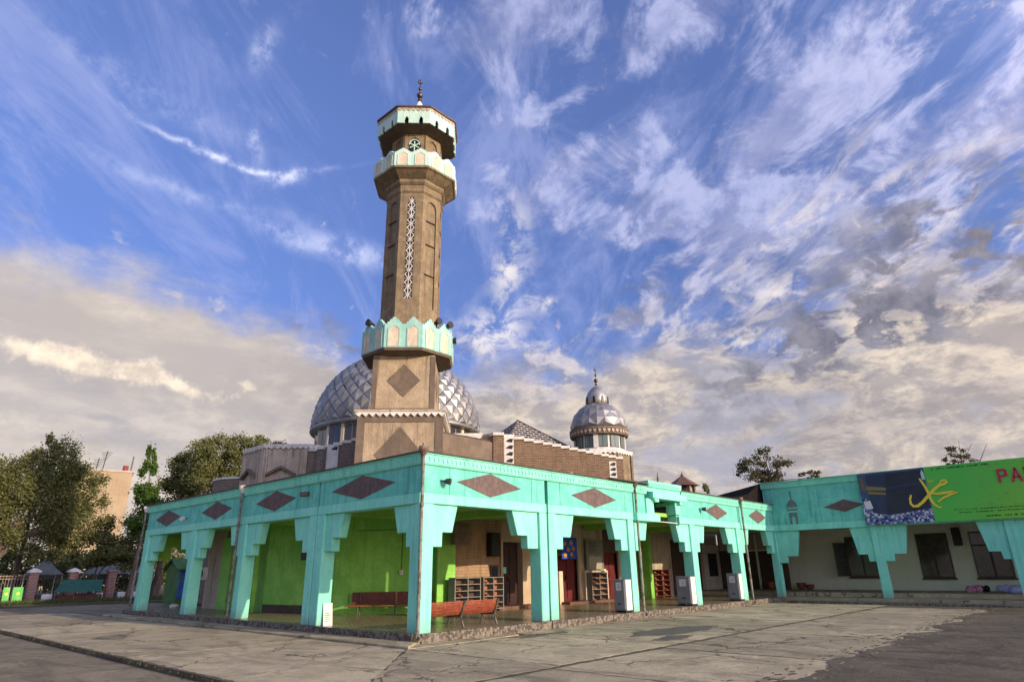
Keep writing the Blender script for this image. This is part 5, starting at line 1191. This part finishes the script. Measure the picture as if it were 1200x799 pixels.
def fence():
    y0 = 43.5; xs = [-9.5, -6.6, -3.7, -1.4, 1.2, 3.6, 6.1, 8.6]
    lab = ['left end', 'second left', 'third left', 'fourth', 'beside the green boards', 'above the green awning', 'right of the green awning', 'far right']
    for i, x in enumerate(xs):
        L = {4: 'brick fence pillar with white cap right of the green boards', 5: 'brick fence pillar with white cap standing behind the green awning', 6: 'brick fence pillar with grey cap right of the green awning', 3: 'brick fence pillar left of the green boards', 7: 'brick fence pillar hidden mostly behind the arcade end'}.get(i)
        if L is None: continue
        o = thing('fence_pillar', (x, y0, -.2), L, 'pillar', 'brick pillars of the yard fence')
        m = MB(); m.box(x-.27, x+.27, y0-.27, y0+.27, -.3, 1.72); part('pillar_shaft', m, G['pillar_brick'], o)
        m = MB(); m.box(x-.36, x+.36, y0-.36, y0+.36, 1.723, 1.85); m.frustum((x, y0), 4, .46, 1.851, .1, 2.0, math.pi/4); part('pillar_cap', m, white if i != 6 else shelfm, o)
    descr = ['pale rusty rail fence bay behind the green boards', 'dark rail fence bay between two brick pillars left of the awning', 'dark rail fence bay behind the green awning', 'dark rail fence bay at the right end by the arcade']
    for n, (i, j) in enumerate(((3, 4), (4, 5), (5, 6), (6, 7))):
        a, b = xs[i]+.3, xs[j]-.3
        o = thing('rail_fence', ((a+b)/2, y0, 0), descr[n], 'fence', 'fence bays between the brick pillars')
        mm = rust if n == 0 else dark
        for z in (.2, 1.3, 1.48): m = MB(); m.box(a, b, y0-.03, y0+.03, z, z+.06); part('rail', m, mm, o)
        x = a+.1
        while x < b-.05:
            m = MB(); m.box(x-.018, x+.018, y0-.017, y0+.017, -.2, 1.55); m.frustum((x, y0), 4, .025, 1.55, .002, 1.64); part('picket', m, mm, o); x += .17
    # whitish low wall pieces at the fence foot
    for a, b, lab in ((1.7, 2.3, 'short whitish wall stub between two brick pillars'), (5.0, 5.4, 'white block at the right end of the maroon plinth'), (6.4, 8.3, 'pale low wall right of the last brick pillar')):
        m = MB(); m.box(a, b, 42.3, 42.6, -.3, .30); single('low_wall', m, white, lab, 'low wall', bevel=.03)
    m = MB(); m.box(2.3, 4.95, 40.9, 41.5, -.3, .22); single('plinth', m, redw, 'long maroon low plinth below the dark green awning', 'plinth', bevel=.02)
    # awning
    o = thing('awning', (4.2, 41.5, 0), 'dark green sloping awning roof on posts in front of the fence', 'awning')
    m = MB(); m.add([(1.95, 40.6, .52), (4.75, 40.6, .50), (5.25, 42.2, 1.2), (2.75, 42.2, 1.22), (1.95, 40.6, .45), (4.75, 40.6, .43), (5.25, 42.2, 1.13), (2.75, 42.2, 1.15)], [(0, 1, 2, 3), (7, 6, 5, 4), (0, 4, 5, 1), (1, 5, 6, 2), (2, 6, 7, 3), (3, 7, 4, 0)]); part('awning_sheet', m, tarpg, o)
    for x, y in ((2.05, 40.7), (4.65, 40.7), (2.8, 42.1), (5.15, 42.1)):
        m = MB(); m.tube([(x, y, -.25), (x, y, 1.15 if y > 42 else .46)], .03, 6); part('post', m, rust, o)
    # green boards
    for x, w, lab in ((-.72, .34, 'narrow bright green board, left one of the leaning pair by the fence'), (-.2, .55, 'wide bright green board with yellow spot beside the brick pillar')):
        o = thing('green_board', (x, 41.4, -.2), lab, 'board')
        m = MB(); fr = lambda s, t, z: (x+s, 41.2+z*.22-t, z); m.box(0, w, .02, -.02, -.1, .82, fr); part('panel', m, tilefl, o)
        m = MB(); m.prism([(w*.55+.09*math.cos(t*.628), .42+.09*math.sin(t*.628)) for t in range(10)], .026, .019, fr); part('spot', m, yellow, o)
        m = MB(); m.box(w*.9, w*.9+.05, -.025, -.06, -.2, .8, fr); part('stay', m, white, o)
fence()
# tents beyond the fence
for x, y, w, h, lab in ((9.4, 53, 3.3, 2.95, 'grey tent roof beyond the fence beside the arcade end'), (4.0, 53.5, 1.6, 2.7, 'grey tent roof beyond the fence under the big left tree')):
    o = thing('tent', (x, y, -.2), lab, 'tent', 'grey tents beyond the fence')
    m = MB(); n = 8; pr = [(w, 1.6), (w*.62, h*.75), (w*.2, h*.97), (.05, h+.15)]
    m.lathe((x, y), pr, 4, math.pi/4); part('tent_roof', m, mat('tent_cloth', (.17, .18, .16), (.21, .215, .19), 1.5, bump=.1), o)
    for sx in (-1, 1):
        for sy in (-1, 1): m = MB(); m.tube([(x+sx*w*.68, y+sy*w*.68, -.2), (x+sx*w*.68, y+sy*w*.68, 1.65)], .04, 6); part('pole', m, white, o)

# ------------------------------------------------------------------ trees
def tree(name, trunk, limbs, clumps, nleaf, size, lm, label, seed, tr=.28, flat=1.0):
    r = random.Random(seed); o = thing(name, (trunk[0], trunk[1], -.2), label, 'tree')
    base = Vector((trunk[0], trunk[1], -.25)); top = Vector((trunk[0]+r.uniform(-.3, .3), trunk[1]+r.uniform(-.3, .3), trunk[2]))
    m = MB(); m.tube([base, base.lerp(top, .35)+Vector((.08, .05, 0)), top], [tr*1.25, tr, tr*.72], 9)
    for p in limbs:
        p = Vector(p); mid = top.lerp(p, .5)+Vector((r.uniform(-.3, .3), r.uniform(-.3, .3), .25)); m.tube([top-Vector((0, 0, .3)), mid, p], [tr*.6, tr*.38, tr*.12], 7)
        for c in clumps:
            q = Vector(c[:3])
            if (q-p).length < 2.6 and r.random() < .8: m.tube([mid, (mid+q)/2+Vector((r.uniform(-.2, .2), r.uniform(-.2, .2), 0)), q], [tr*.28, tr*.16, tr*.05], 5)
    part('trunk', m, bark, o)
    vol = [c[3]*c[3]*c[4] for c in clumps]; tot = sum(vol); vs = []; fs = []
    for c, v in zip(clumps, vol):
        n = int(nleaf*(.35/len(clumps)+.65*v/tot)); sub = []
        for i in range(max(5, int(10*c[3]))):
            a = r.uniform(0, 6.283); zz = r.uniform(-.85, 1); rr = math.sqrt(max(0, 1-zz*zz))*r.uniform(.55, 1.0); sub.append((math.cos(a)*rr, math.sin(a)*rr, zz*r.uniform(.7, 1)))
        for i in range(n):
            s = r.choice(sub); k = .32 if r.random() < .95 else .52
            p = Vector((c[0]+c[3]*(s[0]+r.gauss(0, k*.6)), c[1]+c[3]*(s[1]+r.gauss(0, k*.6)), c[2]+c[4]*(s[2]+r.gauss(0, k*.55))))
            d = Vector((r.gauss(0, 1), r.gauss(0, 1), r.gauss(.1, .7))).normalized(); e = d.cross(Vector((r.gauss(0, 1), r.gauss(0, 1), r.gauss(0, 1)))).normalized()
            l = size*r.uniform(.6, 1.3); w = l*.42; b = len(vs)
            vs += [p-d*l*.5, p+e*w, p+d*l*.5, p-e*w]; fs.append((b, b+1, b+2, b+3))
    cr = MB(); cr.v = [tuple(q) for q in vs]; cr.f = fs
    part('crown', cr, lm, o, fix=False)
def scaled(l, k): return [tuple(CAMP[i]+(c[i]-CAMP[i])*k for i in range(3))+(c[3]*k, c[4]*k) for c in l]
LB = scaled([(-2.4, 36.2, 6.6, 1.5, 1.7), (-1.2, 35.9, 7.3, 1.5, 1.6), (-3.4, 36.3, 7.0, 1.2, 1.2), (.3, 35.7, 7.2, 1.1, 1.1), (-.3, 35.7, 8.0, 1.1, 1.9), (.6, 35.6, 6.6, 1.4, 1.5), (1.6, 35.3, 6.4, .9, 1.3), (-1.0, 35.9, 4.7, 1.8, 1.5), (1.1, 35.4, 4.3, 1.5, 1.4), (-2.2, 36.1, 4.1, 1.1, 1.2), (2.1, 35.2, 3.2, 1.1, .9), (-3.7, 36.4, 6.1, 1.5, 1.7), (-3.1, 36.3, 3.9, 1.3, 1.3), (-.3, 35.8, 3.2, 1.3, .9), (.4, 35.6, 5.4, 1.5, 1.4), (2.4, 35.1, 4.2, .9, .9), (-1.7, 36, 5.9, 1.5, 1.5)], 1.22)
tree('broadleaf_tree', (-.8, 46.8, 2.6), [(-2.5, 47, 6.5), (1.2, 46.4, 6.6), (-.3, 46.6, 8.2), (3.0, 46, 5.4)], LB, 60000, .155, G['leaf_dark'], 'large dark spreading tree with forked trunk at the far left', 21, .4)
tree('poplar_tree', (1.2, 50, 5.0), [(1.7, 50, 10.6)], [(1.6, 50.0, 11.2, .55, 1.2), (2.5, 49.8, 10.6, .45, .9), (1.0, 50.2, 10.2, .6, 1.0), (1.6, 50, 9.2, 1.0, 1.1)], 4600, .18, G['leaf_mid'], 'pale green poplar spires rising behind the large left tree', 22, .2)
tree('cypress_tree', (6.9, 41.7, 4), [(6.9, 41.7, 8)], scaled([(8.1, 45.9, 10.9, .35, 1.2), (8.2, 45.9, 9.4, .62, 1.1), (8.2, 45.9, 8.0, .85, 1.3), (8.3, 45.8, 6.7, 1.0, 1.4), (8.3, 45.8, 5.2, 1.0, 1.2)], .93), 11000, .17, G['leaf_bright'], 'narrow pointed bright green tree right of the tan apartment block', 23, .2)
M1 = scaled([(8.3, 38.4, 9.0, 1.1, 1.2), (8.9, 38.2, 9.5, 1.2, 1.4), (8.3, 38.5, 7.4, 1.3, 1.7), (7.3, 38.8, 7.0, 1.1, 1.3), (9.2, 38.1, 7.1, 1.6, 1.7), (6.6, 39.0, 5.2, 1.4, 1.4), (6.3, 39.1, 3.7, 1.6, 1.1), (8.7, 38.3, 5.2, 1.5, 1.3)], 1.12)
tree('broadleaf_tree', (9.6, 44.3, 3.0), [(9.5, 45, 7), (10.5, 44, 9), (8.2, 45, 5.2)], M1, 34000, .155, G['leaf_dark'], 'broad dark olive tree behind the left end of the arcade', 24, .35)
M2 = scaled([(9.2, 34.8, 9.8, 1.4, 1.3), (10.4, 34.4, 10.2, 1.2, 1.0), (9.0, 34.9, 8.1, 1.6, 1.5), (10.8, 34.2, 9.1, 1.2, 1.2), (11.4, 33.9, 10.6, 1.0, .7), (8.2, 35.3, 8.3, 1.1, 1.2), (9.6, 34.6, 6.5, 1.6, 1.2)], 1.1)
tree('broadleaf_tree', (11.5, 39.3, 4.0), [(11.2, 39.5, 9), (12.5, 39, 10), (10.4, 39.5, 8)], M2, 27000, .155, G['leaf_mid'], 'tall leafy tree directly left of the grey octagonal bastion', 25, .3)
tree('broadleaf_tree', (18.0, 42.5, 7), [(17.4, 42, 11.5), (19, 41.5, 12)], scaled([(16.0, 40.5, 11.7, 1.4, .7), (17.4, 39.8, 11.8, 1.1, .5), (14.9, 41.1, 11.5, 1.1, .8), (16.5, 40.2, 10.6, 1.6, .8)], 1.05), 4500, .17, G['leaf_brown'], 'sparse brownish treetop showing above the grey octagonal bastion', 26, .2)
tree('shrub_tree', (5.0, 44.5, 1.0), [(5.0, 44.5, 3.0), (6.2, 44.2, 2.6)], scaled([(2.3, 31.0, 2.8, 1.1, .8), (3.0, 30.7, 2.3, 1.0, .6), (1.7, 31.1, 2.4, .9, .5)], 1.3), 8000, .18, G['leaf_dark'], 'low dark bushy tree overhanging the fence near the arcade end', 27, .14)
for i, (x, y, h, w, lab) in enumerate(((-3.0, 58.0, 4.6, 3.2, 'low dim tree behind the fence at the very left edge'), (1.5, 58.5, 4.2, 3.0, 'low dim tree seen under the large left tree crown'), (6.6, 57.0, 3.6, 2.8, 'dim rounded tree behind the middle brick pillar'), (11.4, 56.5, 4.4, 3.0, 'dim rounded tree between the apartment block and the arcade end'), (15.8, 56.0, 4.8, 3.2, 'dim rounded tree glimpsed through the far left arch above the kiosk'))):
    tree('broadleaf_tree', (x, y, 1.6), [(x-.8, y, h*.8), (x+.9, y, h*.75)], [(x-w*.5, y, h*.5, w*.5, h*.42), (x+w*.5, y, h*.48, w*.5, h*.42), (x, y+.4, h*.7, w*.55, h*.36), (x-w*.2, y-.6, h*.32, w*.6, h*.3), (x+w*.8, y, h*.35, w*.4, h*.3)], 7000, .24, G['leaf_dark'], lab, 40+i, .2)
RT = [(44.8, 9.3, 9.8, 1.1, .75), (45.3, 8.1, 10.3, 1.1, .8), (45.6, 7.2, 9.4, 1.0, .7), (44.9, 9.0, 8.6, 1.3, .8), (45.4, 8.0, 8.4, 1.4, .7), (46.2, 5.7, 8.4, .8, .4), (46.4, 5.0, 8.6, .7, .35), (44.4, 10.3, 9.3, .6, .5)]
tree('broadleaf_tree', (45.3, 8.3, 6.2), [(44.9, 9.4, 9.5), (45.6, 7.4, 9.8), (46.2, 5.8, 8.3), (45.2, 8.4, 10.4)], RT, 4200, .17, G['leaf_brown'], 'dark sparse tree showing above the roof left of the banner', 28, .2)
tree('thin_tree', (38.8, -6.6, 6.0), [(38.6, -6.0, 8.4), (38.9, -7.4, 8.6), (38.8, -8.2, 8.5), (38.6, -6.8, 8.9)], [(38.7, -6.4, 8.1, .65, .4), (38.8, -6.9, 7.7, .5, .3), (38.7, -6.0, 7.6, .45, .3)], 700, .13, G['leaf_brown'], 'half bare treetop with thin twigs above the green banner', 29, .07)
tree('poplar_tree', (52.1, 17.5, 5.0), [(52.1, 17.5, 8.5)], [(52.1, 17.5, 8.7, .45, .8), (52.1, 17.5, 7.6, .55, .8)], 1800, .16, G['leaf_mid'], 'small pointed treetop just right of the roof cupola', 30, .12)

# ------------------------------------------------------------------ apartment block at the back left
def apartment():
    o = thing('apartment_block', (20, 95, 0), 'tan windowless end of a flat roofed apartment block lit by the sun', 'building')
    A_ = Vector((14.9, 93.8, 0)); B_ = Vector((20.9, 92.2, 0)); d = (B_-A_).normalized(); n = Vector((-d.y, d.x, 0))
    fr = lambda s, t, z: tuple(A_+d*s+n*(-t)+Vector((0, 0, z)))
    L = (B_-A_).length
    m = MB(); m.box(0, L, -.1, -30, -.3, 15.7, fr); part('wall', m, aptm, o)
    m = MB(); m.box(-.15, L+.15, .0, -30, 15.703, 15.95, fr); part('roof', m, concg, o)
    for i in range(5):
        for j in range(2):
            m = MB(); m.box(j*L/2+.03, (j+1)*L/2-.03, -.05, -.099, .1+i*3.1, 3.15+i*3.1, fr); part('wall_panel', m, aptm, o)
    m = MB(); m.box(-2.2, -.01, -3, -30, -.3, 15.0, fr); part('wall', m, aptm, o)
    return fr
af = apartment()
o = thing('water_tank', af(-.6, -4, 16), 'pale rooftop water tank on the apartment block', 'tank'); p = af(-.3, -3, 0)
m = MB(); m.lathe((p[0], p[1]), [(.75, 15.95), (.8, 16.3), (.8, 17.0), (.5, 17.25), (.1, 17.3)], 14); part('tank_body', m, cream, o)
o = thing('water_tank', af(5.4, -4, 16), 'red barrel on the apartment roof at its right corner', 'barrel'); p = af(5.2, -1, 0)
m = MB(); m.lathe((p[0], p[1]), [(.36, 15.96), (.4, 16.3), (.36, 16.75), (.1, 16.8)], 12); part('barrel_body', m, mat('barrel_red', (.22, .04, .035), bump=0), o)
m = MB(); m.tube([af(5.9, -1, 15.9), af(6.0, -1, 18.2)], .10, 6); part('vent_pipe', m, rust, o)
for s, h, lab in ((2.3, 3.0, 'tall rooftop television aerial on the apartment block'), (1.5, 1.9, 'shorter rooftop aerial beside the tall one')):
    o = thing('roof_aerial', af(s, -2, 16), lab, 'aerial', 'rooftop aerials')
    m = MB(); m.tube([af(s, -2, 15.9), af(s+.25*h/3, -2, 15.9+h)], .07, 6); part('mast', m, dark, o)
    m = MB()
    for i in range(4): m.tube([af(s-.5+.1*i, -2, 15.6+h-.3*i), af(s+.9-.15*i, -2, 15.7+h-.3*i)], .035, 5)
    part('cross_bars', m, dark, o)
# roof cupola and far finial behind the arcade
def cupola():
    c = Vector((38.0, 12.6, 0)); o = thing('roof_cupola', (c.x, c.y, 0), 'small wooden roof cupola with brown hipped cap behind the entrance bay', 'cupola')
    m = MB(); m.frustum((c.x, c.y), 6, 1.0, 0, 1.0, 6.6); part('cupola_base', m, sootm, o)
    for i in range(6):
        a = math.pi/3*i; m = MB(); x, y = c.x+.85*math.cos(a), c.y+.85*math.sin(a); m.box(x-.12, x+.12, y-.12, y+.12, 6.6, 7.75); part('cupola_post', m, sootm, o)
    m = MB(); m.frustum((c.x, c.y), 6, .45, 6.6, .45, 7.7); part('cupola_core', m, winf, o)
    m = MB(); m.frustum((c.x, c.y), 6, 1.35, 7.72, .18, 8.5); part('cupola_roof', m, roofb, o)
    m = MB(); m.lathe((c.x, c.y), [(.1, 8.48), (.14, 8.6), (.04, 8.75), (.01, 8.95)], 8); part('cupola_knob', m, roofb, o)
cupola()
c = Vector((41.2, 16.7, 0)); o = thing('far_spire', (c.x, c.y, 0), 'thin dark spire with small ball beyond the entrance bay roof', 'spire')
m = MB(); m.tube([(c.x, c.y, 0), (c.x, c.y, 7.9), (c.x, c.y, 9.6)], [.5, .22, .03], 8); m.sphere((c.x, c.y, 8.5), .22); m.sphere((c.x, c.y, 9.05), .13); part('spire_shaft', m, rust, o)
